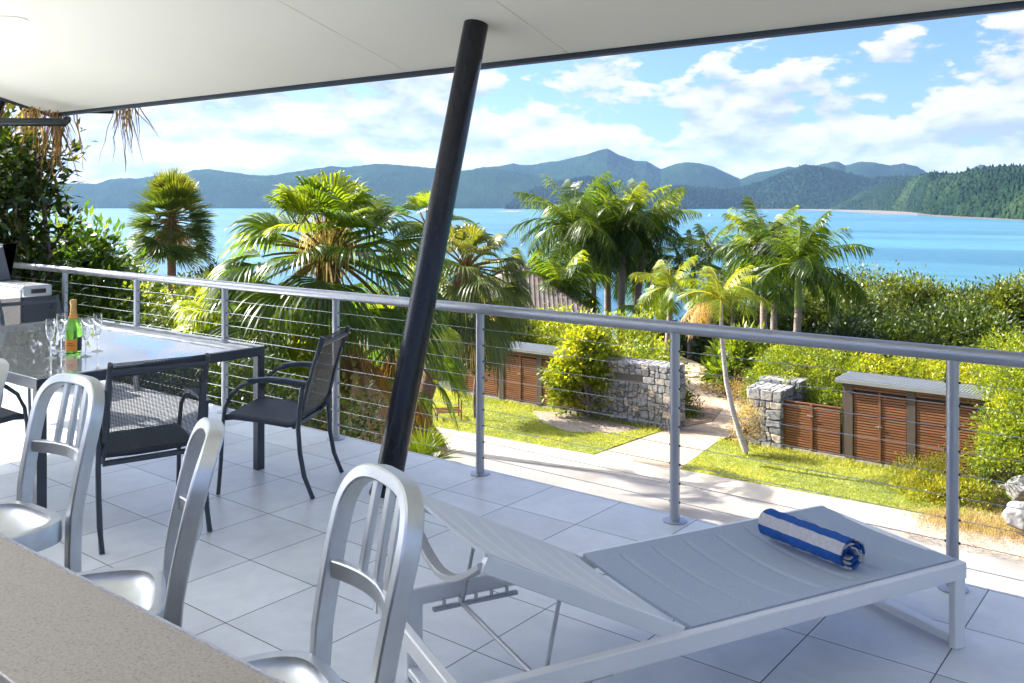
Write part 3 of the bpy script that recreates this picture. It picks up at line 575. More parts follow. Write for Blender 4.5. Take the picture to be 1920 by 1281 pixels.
# ------------------------------------------------------------------ balustrade
bal = thing('balustrade', 'satin grey tubular balustrade with nine horizontal wires along the deck edge', 'railing', (0, 4.147, 0))
MB().tube([(-10.6, 0, .99), (4.6, 0, .99)], .032, 24).build('top_rail', M['rail'], bal)
pxs = [-.922+1.308*k for k in range(-7, 5)]
fer = None
for x in pxs:
    po = MB().tube([(0, 0, 0), (0, 0, .965)], .0255, 22).build('post', M['rail'], bal); po.location = (x, 0, 0)
    MB().lathe([(.062, .001), (.062, .006), (.05, .009), (.03, .010)], 28).build('base_plate', M['rail'], po)
    for k in range(9):
        if fer is None: fer = MB().tube([(-.031, 0, 0), (.031, 0, 0)], .0058, 8).build('wire_ferrule', M['fit'], po); f_ = fer
        else: f_ = link(fer.copy(), po)
        f_.location = (0, 0, .10+.0962*k)
for k in range(9): MB().tube([(-10.4, 0, .10+.0962*k), (4.5, 0, .10+.0962*k)], .0017, 6).build('wire', M['cable'], bal)
# ------------------------------------------------------------------ stone counter
ct = thing('stone_counter', 'speckled taupe stone servery counter with a pale front edge', 'counter', (-1.5, .71, 0))
m, n, l, b = new_mat('speckled_stone'); t = n.new('ShaderNodeTexCoord')
v1 = n.new('ShaderNodeTexNoise'); v1.inputs['Scale'].default_value = 190; v1.inputs['Detail'].default_value = 4; l.new(t.outputs['Object'], v1.inputs['Vector'])
v2 = n.new('ShaderNodeTexNoise'); v2.inputs['Scale'].default_value = 620; v2.inputs['Detail'].default_value = 2; l.new(t.outputs['Object'], v2.inputs['Vector'])
av = n.new('ShaderNodeMath'); av.operation = 'ADD'; l.new(v1.outputs['Fac'], av.inputs[0]); l.new(v2.outputs['Fac'], av.inputs[1])
rp_ = n.new('ShaderNodeValToRGB'); hv = n.new('ShaderNodeMath'); hv.operation = 'MULTIPLY'; hv.inputs[1].default_value = .5; l.new(av.outputs[0], hv.inputs[0]); l.new(hv.outputs[0], rp_.inputs[0])
el = rp_.color_ramp.elements; el[0].position = .33; el[0].color = (.10, .085, .072, 1); el[1].position = .72; el[1].color = (.46, .42, .37, 1)
x_ = el.new(.44); x_.color = (.30, .262, .225, 1); x_ = el.new(.6); x_.color = (.365, .32, .275, 1)
l.new(rp_.outputs[0], b.inputs['Base Color']); b.inputs['Roughness'].default_value = .28
mb = MB(); mb.box((-3.2, -.125, .88), (3.2, .118, .92)); mb.build('counter_top', m, ct, .003)
mb = MB(); mb.box((-3.2, .119, .885), (3.2, .126, .919)); mb.build('edge_strip', M['towel_w'], ct, .002)
mb = MB(); mb.box((-3.2, -.62, 0), (3.2, -.13, .85)); mb.build('base_cabinet', M['charmat'], ct, .003)
mb = MB(); mb.box((-3.2, -.06, 0), (3.2, .06, .879)); mb.build('support_wall', M['housewall'], ct)
# ------------------------------------------------------------------ bar stools
def make_stool():
    t = thing('bar_stool', 'x', 'bar stool'); SZ = .62; hw = .158
    path = []; 
    def yb(z): return .215+.09*(max(0, z-SZ)/.41)**1.2 + ((-.05*((SZ-z)/SZ)+.09*((SZ-z)/SZ)**2) if z < SZ else 0)
    wt = .128
    for z in np.linspace(0, SZ, 8): path.append((-hw-.03*((SZ-z)/SZ), yb(z), z))
    for z in np.linspace(SZ+.04, .86, 6): path.append((-hw-.004-.010*(z-SZ)/.24, yb(z), z))
    ra = .118; top = 1.022; cxx = hw+.014-ra
    for a in np.linspace(0, 90, 15)[1:]:
        path.append((-.173*max(0, math.cos(R(a)))**.58, 0, top-.14+.14*math.sin(R(a))**.72))
    path = [(x, yb(z)+(.022*(1-min(1, abs(x)/.172)**2)), z) for x, y, z in path[:14]]+[(x, yb(z)+.022*(1-(abs(x)/.174)**2), z) for x, y, z in path[14:]]; full = path+[(-x, y, z) for x, y, z in path[::-1]]
    mb = MB(); mb.sweep(full, .032, .044, Vector((0, 1, -.2))); mb.build('back_frame', M['alu'], t, smooth=True)
    cz = .79; cross = [(x, yb(cz)+.038*(1-(x/.16)**2)+.0, cz) for x in np.linspace(-.155, .155, 13)]
    MB().sweep(cross, .04, .022, [Vector((2*.038*x/.0256, 1, 0)) for x, _, _ in cross]).build('cross_rail', M['alu'], t)
    for s_ in (-1, 0, 1):
        P_ = []
        for u in np.linspace(0, 1, 6):
            z = cz+.012+(1.012-cz-.012)*u; x = s_*(.068-.006*u); P_.append((x, yb(z)+(.038-.016*u)*(1-(x/.165)**2), z))
        MB().sweep(P_, .024, .015, Vector((0, 1, -.2))).build('back_slat', M['alu'], t)
    # dished seat
    n_ = 48; rings = []; fr = [(1.0, -.066), (1.0, -.006), (.992, -.0015), (.98, 0), (.86, 0), (.857, -.003), (.845, -.011), (.81, -.023), (.72, -.037), (.58, -.048), (.4, -.055), (.22, -.058), (.03, -.059)]
    vs = []
    for s_, dz in fr:
        for k in range(n_):
            a = 2*math.pi*k/n_; c, d = math.cos(a), math.sin(a); p_ = .5 if d > 0 else .8
            x = .2*math.copysign(abs(c)**p_, c)*(1-.05*max(0, d)); y = .205*math.copysign(abs(d)**p_, d)
            vs.append((x*s_, y*s_, SZ+dz))
    m_ = len(fr); fs = [(i*n_+k, i*n_+(k+1) % n_, (i+1)*n_+(k+1) % n_, (i+1)*n_+k) for i in range(m_-1) for k in range(n_)]+[tuple((m_-1)*n_+k for k in range(n_)), tuple(range(n_))[::-1]]
    MB().add(vs, fs).build('seat', M['alu'], t)
    for s_ in (-1, 1): MB().sweep([(s_*.165, -.165, .575), (s_*.175, -.19, .3), (s_*.19, -.215, 0)], .03, .03, Vector((0, 1, 0))).build('leg', M['alu'], t)
    fr_ = MB(); z = .22
    fr_.sweep([(-.18, -.19, z), (.18, -.19, z)], .024, .016, Vector((0, 1, 0))); fr_.sweep([(-.18, .25, z+.05), (.18, .25, z+.05)], .024, .016, Vector((0, 1, 0)))
    for s_ in (-1, 1): fr_.sweep([(s_*.181, -.185, z), (s_*.18, .25, z+.05)], .024, .016, Vector((1, 0, 0)))
    fr_.build('footrest', M['alu'], t); return t
st = make_stool()
for i, (bx, by, rz, lb) in enumerate([(-3.07, 1.395, 3, 'aluminium bar stool in front of the dark table leg, its back facing the table'), (-2.17, 1.30, -30, 'aluminium bar stool turned side-on, beside the stone counter between two others'),
                                      (-1.47, 1.285, -19.6, 'nearest aluminium bar stool, its arched back overlapping the sun lounger'), (-3.64, 1.36, -14, 'aluminium bar stool cut off by the left edge of the photo')]):
    o = st if i == 0 else copy_tree(st); a = R(rz); o.location = (bx+math.sin(a)*.215, by-math.cos(a)*.215, 0); o.rotation_euler = (0, 0, a); o['label'] = lb; o['group'] = 'aluminium bar stools along the counter'
# ------------------------------------------------------------------ dining table
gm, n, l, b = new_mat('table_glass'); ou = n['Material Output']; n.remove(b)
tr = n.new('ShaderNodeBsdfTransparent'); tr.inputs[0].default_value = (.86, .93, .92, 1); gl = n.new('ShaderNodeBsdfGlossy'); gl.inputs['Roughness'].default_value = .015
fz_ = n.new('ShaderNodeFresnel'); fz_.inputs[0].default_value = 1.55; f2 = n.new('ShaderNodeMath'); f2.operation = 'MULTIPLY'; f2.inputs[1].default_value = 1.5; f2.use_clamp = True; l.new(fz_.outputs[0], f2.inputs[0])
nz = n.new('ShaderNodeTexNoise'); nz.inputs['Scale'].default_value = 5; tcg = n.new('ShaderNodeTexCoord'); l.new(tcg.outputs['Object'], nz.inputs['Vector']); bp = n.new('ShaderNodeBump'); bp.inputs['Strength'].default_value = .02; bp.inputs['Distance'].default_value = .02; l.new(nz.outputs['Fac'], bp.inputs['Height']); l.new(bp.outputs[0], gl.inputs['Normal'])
df = n.new('ShaderNodeBsdfDiffuse'); df.inputs[0].default_value = (.85, .88, .88, 1); m1 = n.new('ShaderNodeMixShader'); m1.inputs[0].default_value = .60; l.new(tr.outputs[0], m1.inputs[1]); l.new(df.outputs[0], m1.inputs[2])  # white diffuse share paints the sky glare and reflection onto clear glass
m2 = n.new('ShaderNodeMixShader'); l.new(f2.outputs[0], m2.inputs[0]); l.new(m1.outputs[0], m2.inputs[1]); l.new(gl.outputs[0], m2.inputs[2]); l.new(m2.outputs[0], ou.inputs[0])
TX0, TX1, TY0, TY1 = -6.88, -4.64, 2.055, 3.41
tb = thing('dining_table', 'large outdoor table with charcoal metal frame and glass top', 'table', ((TX0+TX1)/2, (TY0+TY1)/2, 0)); hx = (TX1-TX0)/2; hy = (TY1-TY0)/2
mb = MB(); mb.box((-hx, -hy, .695), (hx, -hy+.05, .748)); mb.build('frame_rail', M['char'], tb, .004)
mb = MB(); mb.box((-hx, hy-.05, .695), (hx, hy, .748)); mb.build('frame_rail', M['char'], tb, .004)
for s_ in (-1, 1): mb = MB(); mb.box((min(s_*hx, s_*(hx-.05)), -hy+.0505, .695), (max(s_*hx, s_*(hx-.05)), hy-.0505, .748)); mb.build('frame_rail', M['char'], tb, .004)
mb = MB(); mb.box((-.025, -hy+.051, .69), (.025, hy-.051, .73)); mb.build('centre_rail', M['char'], tb, .003)
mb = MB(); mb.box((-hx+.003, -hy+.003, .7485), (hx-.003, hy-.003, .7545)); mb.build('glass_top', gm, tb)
for sx in (-1, 1):
    for sy in (-1, 1): mb = MB(); x = sx*(hx-.026); y = sy*(hy-.026); mb.box((x-.025, y-.025, 0), (x+.025, y+.025, .694)); mb.build('leg', M['char'], tb, .003)
# ------------------------------------------------------------------ sling armchairs
fm, n, l, b = new_mat('sling_mesh'); ou = n['Material Output']; b.inputs['Base Color'].default_value = (.030, .036, .046, 1); b.inputs['Roughness'].default_value = .55
tr = n.new('ShaderNodeBsdfTransparent'); mx = n.new('ShaderNodeMixShader'); lw = n.new('ShaderNodeLayerWeight'); lw.inputs[0].default_value = .35
t = n.new('ShaderNodeTexCoord'); sx_ = n.new('ShaderNodeSeparateXYZ'); l.new(t.outputs['UV'], sx_.inputs[0])
def wv(sock, fq):
    a = n.new('ShaderNodeMath'); a.operation = 'MULTIPLY'; l.new(sock, a.inputs[0]); a.inputs[1].default_value = fq
    c = n.new('ShaderNodeMath'); c.operation = 'FRACT'; l.new(a.outputs[0], c.inputs[0]); d = n.new('ShaderNodeMath'); d.operation = 'GREATER_THAN'; l.new(c.outputs[0], d.inputs[0]); d.inputs[1].default_value = .5; return d.outputs[0]
obj_ = n.new('ShaderNodeSeparateXYZ'); l.new(t.outputs['Object'], obj_.inputs[0])
hA = wv(obj_.outputs[0], 150); hB = wv(obj_.outputs[2], 150)
pm = n.new('ShaderNodeMath'); pm.operation = 'MULTIPLY'; l.new(hA, pm.inputs[0]); l.new(hB, pm.inputs[1])
pq = n.new('ShaderNodeMath'); pq.operation = 'MULTIPLY'; l.new(pm.outputs[0], pq.inputs[0]); pq.inputs[1].default_value = .85
l.new(pq.outputs[0], mx.inputs[0]); l.new(b.outputs[0], mx.inputs[1]); l.new(tr.outputs[0], mx.inputs[2]); l.new(mx.outputs[0], ou.inputs[0])
sm2 = pr('sling_seat_fabric', (.045, .055, .075), .6, var=.1, vscale=200, bump=.3, bscale=500)
def make_chair():
    t = thing('sling_armchair', 'x', 'armchair'); w = .222
    side = [(-.27, .425), (-.22, .43), (-.1, .42), (.02, .405), (.09, .395), (.13, .40), (.16, .43), (.185, .50), (.215, .62), (.255, .76), (.30, .885)]
    for s_ in (-1, 1): MB().sweep([(s_*w, y, z) for y, z in side], .022, .034, [Vector((0, -1, .2))]*0 or Vector((0, .5, 1)) if 0 else None, 12).build('side_rail', M['char'], t)
    MB().tube([(-w, -.268, .42), (w, -.268, .42)], .012, 10).build('front_bar', M['char'], t)
    MB().tube([(-w, .13, .385), (w, .13, .385)], .014, 10).build('rear_bar', M['char'], t)
    bt = MB(); bt.sweep([(-w, .286, .84), (w, .286, .84)], .018, .03, Vector((0, .3, 1)), 12); bt.build('top_bar', M['char'], t)
    for s_ in (-1, 1):
        x = s_*(w+.026)
        arc = [(x, -.30, 0), (x, -.283, .2), (x, -.275, .38), (x, -.262, .48), (x, -.225, .56), (x, -.16, .615), (x, -.07, .64), (x, .04, .642), (x, .14, .632), (x, .20, .622)]
        MB().tube(arc, [.0115]*5+[.012]*5, 10).build('front_leg', M['char'], t)
        MB().sweep([(x, -.12, .643), (x, .0, .655), (x, .10, .65), (x, .215, .634)], .042, .016, Vector((0, 0, 1))).build('armrest', M['char'], t)
        MB().tube([(x, .19, .615), (x, .175, .5), (x, .165, .38), (x, .175, .25), (x, .20, .12), (x, .25, 0)], .0135, 10).build('rear_leg', M['char'], t)
    def sheet(pts, nm, mat, sag):
        vs = []; nx = 12
        for i, (y, z) in enumerate(pts):
            for j in range(nx+1):
                u = j/nx*2-1; q = sag*(1-u*u)*math.sin(math.pi*i/(len(pts)-1))
                vs.append((u*(w-.004), y+(q if nm == 'back_sling' else 0), z-(q if nm == 'seat_sling' else 0)))
        fs = [(i*(nx+1)+j, i*(nx+1)+j+1, (i+1)*(nx+1)+j+1, (i+1)*(nx+1)+j) for i in range(len(pts)-1) for j in range(nx)]
        return MB().add(vs, fs).build(nm, mat, t)
    sheet([(y, z+.012) for y, z in side[:7]], 'seat_sling', sm2, .015); sheet([(y-.006, z) for y, z in side[6:]], 'back_sling', fm, .02)
    return t
ch = make_chair(); PC = atz(107, 553, .885)
for i, (x, y, a, lb) in enumerate([(-4.27, 2.413, -105.7, 'charcoal sling armchair with its see-through mesh back to the camera at the table end'),
                                   (-4.30, 3.31, -59.3, 'charcoal sling armchair seen side-on beside the railing and the black column'),
                                   (float(PC[0])+.30, float(PC[1])-.222, 90, 'charcoal sling armchair at the far end of the table, in front of the barbecue'),
                                   (-5.55, 2.02, 180, 'charcoal sling armchair mostly hidden behind the left bar stools')]):
    o = ch if i == 0 else copy_tree(ch); o.location = (x, y, 0); o.rotation_euler = (0, 0, R(a)); o['label'] = lb; o['group'] = 'charcoal sling armchairs around the table'
# ------------------------------------------------------------------ bottle and flutes
TZ = .7545
def glass(name, col, rough=0.0, ior=1.5):
    m, n, l, b = new_mat(name); b.inputs['Base Color'].default_value = (*col, 1); b.inputs['Transmission Weight'].default_value = 1; b.inputs['Roughness'].default_value = rough; b.inputs['IOR'].default_value = ior; return m
bp_ = atz(137.5, 664, TZ); bo = thing('champagne_bottle', 'green champagne bottle with orange label and gold foil neck on the glass table', 'bottle', (bp_[0], bp_[1], TZ))
body = [(.001, .001), (.036, .001), (.043, .006), (.044, .02), (.044, .135), (.0425, .155), (.037, .178), (.028, .203), (.020, .224), (.0165, .24), (.015, .262), (.0148, .285), (.016, .288), (.016, .296), (.013, .30), (.001, .30)]
MB().lathe(body, 40, caps=False).build('glass_body', glass('green_glass', (.25, .62, .06), .02), bo)
MB().lathe([(.0232, .218), (.0205, .228), (.0178, .242), (.0165, .262), (.0163, .284), (.0185, .292), (.0185, .306), (.0165, .314), (.009, .317), (.001, .3175)], 32, caps=False).build('foil_neck', M['foil'], bo)
MB().lathe([(.0262, .210), (.0218, .224), (.0188, .236)], 32, caps=False).build('neck_band', M['orange'], bo)
def lab(z0, z1, a0, a1, r, nm, mat):
    n_ = 14; vs = [(r*math.cos(a0+(a1-a0)*k/n_), r*math.sin(a0+(a1-a0)*k/n_), z) for z in (z0, z1) for k in range(n_+1)]
    MB().add(vs, [(k, k+1, n_+2+k, n_+1+k) for k in range(n_)]).build(nm, mat, bo)
fa = math.atan2(-bp_[1], -bp_[0]); lab(.022, .088, fa-1.25, fa+.45, .0446, 'label', M['orange']); lab(.022, .100, fa+.47, fa+1.5, .0446, 'back_label', M['navy'])
lab(.054, .058, fa-.95, fa+.1, .0449, 'label_line', M['ink']); lab(.066, .069, fa-.75, fa-.1, .0449, 'label_line', M['ink'])
cg = glass('clear_glass', (1, 1, 1))
fl = None
for i, (px, py, lb) in enumerate([(95, 673.7, 'champagne flute nearest the stools, leftmost of the four'), (114.5, 661, 'champagne flute just left of the green bottle'), (160.7, 671, 'champagne flute just right of the green bottle'), (183, 661, 'champagne flute farthest right on the glass table')]):
    p = atz(px, py-2, TZ)
    if fl is None:
        fl = MB().lathe([(.031, 0), (.0315, .0015), (.02, .004), (.006, .009), (.0038, .02), (.0036, .07), (.0045, .088), (.012, .102), (.020, .125), (.0245, .155), (.0255, .18), (.0245, .205), (.0235, .222), (.0225, .222), (.0236, .205), (.0245, .18), (.0235, .156), (.019, .127), (.011, .105), (.004, .095), (.0005, .094)], 32, caps=False).build('champagne_flute', cg)
        o = fl
    else: o = fl.copy(); C.objects.link(o)
    o.location = (p[0], p[1], TZ+.0005); tag(o, lb, 'champagne glass', 'champagne flutes around the bottle')
# ------------------------------------------------------------------ barbecue
A = atz(42.6, 537, .9); Bq = atz(98, 527, .9); bb = thing('barbecue', 'stainless barbecue with grey slotted hood at the far end of the deck', 'barbecue', (A[0], A[1], 0)); rB = ray(98, 527); dp = float(rB[1]*A[0]/rB[0]-A[1])
mb = MB(); mb.box((-1.7, 0, .80), (0, dp, .9)); mb.build('side_shelf', M['rail'], bb, .012)
mb = MB(); mb.box((-1.66, .02, .1), (-.03, dp-.02, .799)); mb.build('cabinet', M['charmat'], bb, .004)
mb = MB(); mb.box((-1.6, -.008, .52), (-.03, -.001, .87)); mb.build('drawer_front', M['shelfpanel'], bb, .002)
mb = MB(); mb.box((.0005, dp*.28, .83), (.006, dp*.78, .868)); mb.build('handle_slot', M['dark'], bb, .002)
rB = ray(21, 527); hx_ = float(rB[0]*(A[1]+dp-.03)/rB[1]-A[0])
mb = MB(); P_ = [(y, z) for y, z in ((.03, .905), (.03, 1.12), (.10, 1.21), (.22, 1.24), (dp-.1, 1.235), (dp-.03, 1.12), (dp-.03, .905))]; nn_ = len(P_)
mb.add([(x, y, z) for x in (hx_-1.0, hx_) for y, z in P_], [tuple(range(nn_))[::-1], tuple(nn_+k for k in range(nn_))]+[(k, (k+1) % nn_, nn_+(k+1) % nn_, nn_+k) for k in range(nn_)]); hd = mb.build('hood', M['hood'], bb, .01)
mb = MB()
for k in range(2): mb.box((hx_-.13+.07*k-.02, .022, 1.06), (hx_-.13+.07*k-.012, .029, 1.19))
mb.build('vent_slots', M['dark'], hd)
# ------------------------------------------------------------------ sun lounger
lg = thing('sun_lounger', 'white framed sun lounger with grey padded sling and raised backrest', 'sun lounger', (-.777, 3.633, 0), 0)
ax = Vector((-.425, -.905, 0)).normalized(); ay = Vector((-.905, .425, 0)).normalized(); LW = .68; LL = 2.02; TZl = .31
def lp(s, w, z): return ax*s+ay*w+Vector((0, 0, z))
for w in (.0, LW): MB().sweep([lp(-.005, w, TZl-.03), lp(LL, w, TZl-.03)], .032, .06, Vector((0, 0, 1))).build('side_rail', M['white_alu'], lg)
MB().sweep([lp(.01, .017, TZl-.03), lp(.01, LW-.017, TZl-.03)], .03, .058, Vector((0, 0, 1))).build('end_rail', M['white_alu'], lg)
MB().sweep([lp(LL-.02, .017, TZl-.03), lp(LL-.02, LW-.017, TZl-.03)], .03, .058, Vector((0, 0, 1))).build('end_rail', M['white_alu'], lg)
for s in (.025, LL-.14):
    for w in (.0, LW): MB().sweep([lp(s, w, TZl-.058), lp(s, w, .002)], .03, .056, ax).build('leg', M['white_alu'], lg)
    MB().sweep([lp(s, .016, .03), lp(s, LW-.016, .03)], .052, .03, Vector((0, 0, 1))).build('floor_bar', M['white_alu'], lg)
slm, n, l, b = new_mat('grey_blue_sling'); b.inputs['Roughness'].default_value = .75; t = n.new('ShaderNodeTexCoord'); wz = n.new('ShaderNodeTexNoise'); wz.inputs['Scale'].default_value = 420; l.new(t.outputs['Object'], wz.inputs['Vector'])
cr_ = n.new('ShaderNodeValToRGB'); cr_.color_ramp.elements[0].color = (.28, .335, .42, 1); cr_.color_ramp.elements[1].color = (.39, .46, .56, 1); cr_.color_ramp.elements[0].position = .35; cr_.color_ramp.elements[1].position = .65; l.new(wz.outputs['Fac'], cr_.inputs[0]); l.new(cr_.outputs[0], b.inputs['Base Color'])
bk_ = n.new('ShaderNodeBump'); bk_.inputs['Strength'].default_value = .25; bk_.inputs['Distance'].default_value = .001; l.new(wz.outputs['Fac'], bk_.inputs['Height']); l.new(bk_.outputs[0], b.inputs['Normal'])
SM = pr('light_sling', (.60, .63, .67), .7, var=.03, vscale=300)
HS = 1.245
def padsheet(s0, s1, nm, mat, zf, seams, sag, th=.012):
    ns = 260; nw = 28; top = []; bot = []
    for i in range(ns+1):
        s = s0+(s1-s0)*i/ns
        for j in range(nw+1):
            u = j/nw; w = .014+(LW-.028)*u; e_ = (4*u*(1-u))
            pad = sum(-.007*math.exp(-((s-q)/.009)**2) for q in seams)*(1 if .09 < u < .91 else .0)+.003*math.sin(math.pi*u)
            cx_ = zf(s)-sag*e_*(math.sin(math.pi*(i/ns))*.6+.4)+pad
            top.append(lp(s+sag*.0*e_, w, cx_)); bot.append(lp(s, w, cx_-th))
    m = nw+1; N_ = len(top); fs = []
    for i in range(ns):
        for j in range(nw): a_ = i*m+j; fs.append((a_, a_+1, a_+m+1, a_+m)); fs.append((N_+a_, N_+a_+m, N_+a_+m+1, N_+a_+1))
    for i in range(ns):
        for j in (0, nw): a_ = i*m+j; fs.append((a_, a_+m, N_+a_+m, N_+a_))
    for j in range(nw):
        for i in (0, ns): a_ = i*m+j; fs.append((a_, a_+1, N_+a_+1, N_+a_))
    return MB().add(top+bot, fs).build(nm, mat, lg)
padsheet(.012, HS-.03, 'seat_sling', slm, lambda s: TZl+.006, [.17+.152*k for k in range(7)], .035)
be = math.atan2(.335, .655); BL = .735
def zb_(s): return TZl+.02+(s-HS-.02)*math.tan(be)
padsheet(HS+.03, HS+.02+BL*math.cos(be), 'back_sling', SM, zb_, [HS+.12+.10*k for k in range(6)], .022)
for w in (.022, LW-.022): MB().sweep([lp(HS+.01, w, TZl-.012), lp(HS+.02+BL*math.cos(be), w, TZl+BL*math.sin(be)-.012)], .022, .05, Vector((0, 0, 1))).build('backrest_rail', M['white_alu'], lg)
hb = [lp(HS+.02+BL*math.cos(be)-.02*0-.18*math.sin(math.pi*u)*0, .022+(LW-.044)*u, TZl+BL*math.sin(be)-.02-.13*math.sin(math.pi*u)) for u in np.linspace(0, 1, 15)]
MB().sweep(hb, .035, .018, [Vector((0, 0, 1))]*15).build('headrest_bow', M['grey_alu'], lg)
hb = [lp(HS-.02, .03+(LW-.06)*u, TZl-.01-.085*math.sin(math.pi*u)) for u in np.linspace(0, 1, 13)]
MB().sweep(hb, .03, .016, [Vector((0, 0, 1))]*13).build('seat_bow', M['grey_alu'], lg)
sr = 1.72
MB().tube([lp(sr, .04, TZl-.07), lp(sr, LW-.04, TZl-.07)], .008, 10).build('prop_bar', M['grey_alu'], lg)
for w in (.045, LW-.045): MB().tube([lp(sr, w, TZl-.07), lp(HS+.42, w, TZl-.02+(.42)*math.tan(be)-.02)], .007, 10).build('prop_arm', M['grey_alu'], lg)
for w in (.028, LW-.028):
    rk = MB(); rk.sweep([lp(sr-.22, w, TZl-.078), lp(sr+.1, w, TZl-.078)], .02, .012, Vector((0, 0, 1)))
    for k in range(5): rk.sweep([lp(sr-.18+.06*k, w, TZl-.072), lp(sr-.18+.06*k, w, TZl-.05)], .02, .006, ax)
    rk.build('notched_rack', M['grey_alu'], lg)
# ------------------------------------------------------------------ rolled towel
ta = atz(1447, 974, .375); tbp = atz(1592, 1029, .375); tw = thing('rolled_towel', 'rolled blue and white striped towel lying on the lounger', 'towel', ((ta[0]+tbp[0])/2, (ta[1]+tbp[1])/2, TZl-.012), math.atan2(tbp[1]-ta[1], tbp[0]-ta[0]))
g = np.random.default_rng(8)
def towel():
    Lh = .19; nl = 44; turns = 3.3; na = 150; mb = MB(); vs = []
    th = np.linspace(0, 2*math.pi*turns, na); r = .012+(.063-.012)*th/th[-1]
    for i in range(nl+1):
        x = -Lh+2*Lh*i/nl
        for k in range(na):
            j = .0014*math.sin(x*60+th[k]*2.1)+.0011*math.sin(x*131+th[k]*5); off = .006*math.sin(th[k]*.9+1) if i in (0, nl) else 0; rr = r[k]+j*(r[k]/.057)
            a = -th[k]+1.2; yy = rr*math.cos(a)*1.06; zz = rr*math.sin(a)*.92; vs.append((x+off+.012*(th[k]/th[-1]-.5)*(x/Lh), yy, max(zz, -.055)+.057))
    fs = []; mi = []
    arc = np.concatenate([[0], np.cumsum(r[1:]*np.diff(th))])
    for i in range(nl):
        for k in range(na-1): fs.append((i*na+k, i*na+k+1, (i+1)*na+k+1, (i+1)*na+k)); mi.append(int((arc[-1]-arc[k]+.055)/.045) % 2)
    mb.add(vs, fs); mb.mi = mi; o = mb.build('towel_roll', [M['towel_b'], M['towel_w']], tw)
    s = o.modifiers.new('thickness', 'SOLIDIFY'); s.thickness = .007; s.offset = 0; return o
towel()
# ================================================================== STREET SIDE STRUCTURES
FY = 22.9; GZ = -4.80
def slats(x0, x1, z0, z1, y, sh=.040, gap=.024, th=.022):
    mb = MB(); z = z0; k = 0
    while z+sh <= z1+.001: mb.box((x0, y-th, z), (x1, y, z+sh)); z += sh+gap
    return mb
def panel(parent, nm, x0, x1, z0, z1, y, mat='timber'):
    d = slats(x0, x1, z0, z1, y).build(nm, M[mat], parent, smooth=False); mb = MB(); mb.box((x0, y+.002, z0), (x1, y+.02, z1)); mb.build('backing', M['dark'], d, smooth=False); return d
def cabinet(x0, x1, zt, posts, label, meets, plx=0):
    t = thing('slatted_cabinet', label, 'cabinet', (x0, FY, GZ)); y = 0; h = zt-GZ; mb = MB(); mb.box((0, .06, .1), (x1-x0, .9, h-.13)); mb.build('carcass', M['brown'], t, smooth=False)
    mb = MB(); mb.box((0, -.02, -.02), (x1-x0, .92, .095)); mb.build('plinth', M['plinth'], t)
    for p in posts: mb = MB(); mb.box((p-x0-.10, -.035, .0955), (p-x0+.10, .058, h-.13)); mb.build('post', M['brown'], t, .004)
    for a, b in zip(posts[:-1], posts[1:]):
        m = (a+b)/2; fr_ = MB(); fr_.box((a-x0+.105, -.01, h-.27), (b-x0-.105, .05, h-.135)); 
        slats(a-x0+.105, b-x0-.105, h-.27, h-.14, .0).build('head_slats', M['timber'], t, smooth=False)
        for (u, v) in ((a+.115, m-.006), (m+.006, b-.115)):
            d = panel(t, 'door', u-x0, v-x0, .12, h-.285, .01)
            if u > m: mb = MB(); mb.box((u-x0-.035, -.035, .12), (u-x0+.03, -.014, h-.285)); mb.build('door_stile', M['timpost'], d)
            if u > m: mb = MB(); mb.box((u-x0-.10, -.05, .98), (u-x0+.06, -.036, 1.0)); mb.box((u-x0-.03, -.06, .96), (u-x0-.005, -.045, 1.03)); mb.build('door_handle', M['steel'], d)
    mb = MB(); mb.box((-.12, -.14, h-.128), (x1-x0+.12, .98, h-.03)); mb.build('roof_trim', M['gutter'], t, .004)
    rf = MB(); nr = int((x1-x0+.2)/.075)
    for k in range(nr): xx = -.1+k*.075; rf.box((xx, -.13, h-.0295), (xx+.045, .97, h-.012))
    rf.box((-.11, -.135, h-.0298), (x1-x0+.11, .975, h-.0235)); rf.build('ribbed_roof', M['zinc'], t, smooth=False)
    return t
def gate(x0, x1, zt, label, split):
    t = thing('slatted_gate', label, 'gate', (x0, FY, GZ)); h = zt-GZ; L_ = x1-x0; mb = MB(); mb.box((0, .0, -.02), (L_, .16, .10)); mb.build('plinth', M['plinth'], t)
    for a, b in zip([0]+split, split+[L_]): panel(t, 'gate_panel', a+.035, b-.035, .12, h-.02, .05)
    for s_ in split: mb = MB(); mb.box((s_-.033, .0, .11), (s_+.033, .045, h)); mb.build('stile', M['timpost'], t, .003)
    mb = MB(); mb.box((0, .02, h-.018), (L_, .075, h+.015)); mb.build('top_rail', M['timpost'], t, .003)
    mb = MB(); q = split[0] if split else L_/2; mb.box((q-.1, -.03, 1.0), (q+.05, -.012, 1.02)); mb.build('latch', M['steel'], t); return t
def fx(px, py=760): return float(aty(px, py, FY)[0])
def fz2(px, py): return float(aty(px, py, FY)[2])
cabinet(fx(1578), -3.9, -2.70, [fx(1592), fx(1709), fx(1846)], 'right slatted cedar cabinet under a flat ribbed roof beside the bright shrubs', 0)
cabinet(fx(934), fx(1098), -2.96, [fx(941), fx(1012), fx(1090)], 'left slatted cedar cabinet half hidden by the small leafy tree', 0)
gate(fx(1467), fx(1577), -3.50, 'low cedar slat gate between the stone pillar and the right cabinet', [(fx(1521)-fx(1467))])
gate(fx(855), fx(933), -3.72, 'low cedar slat gate left of the left cabinet', [(fx(889)-fx(855))])
mb = MB(); x = fx(851); mb.box((x-.12, FY-.1, -4.9), (x+.03, FY+.1, -3.65)); o = mb.build('gate_post', M['gutter'], bevel=.005); tag(o, 'grey green post at the left end of the low cedar gate', 'post')
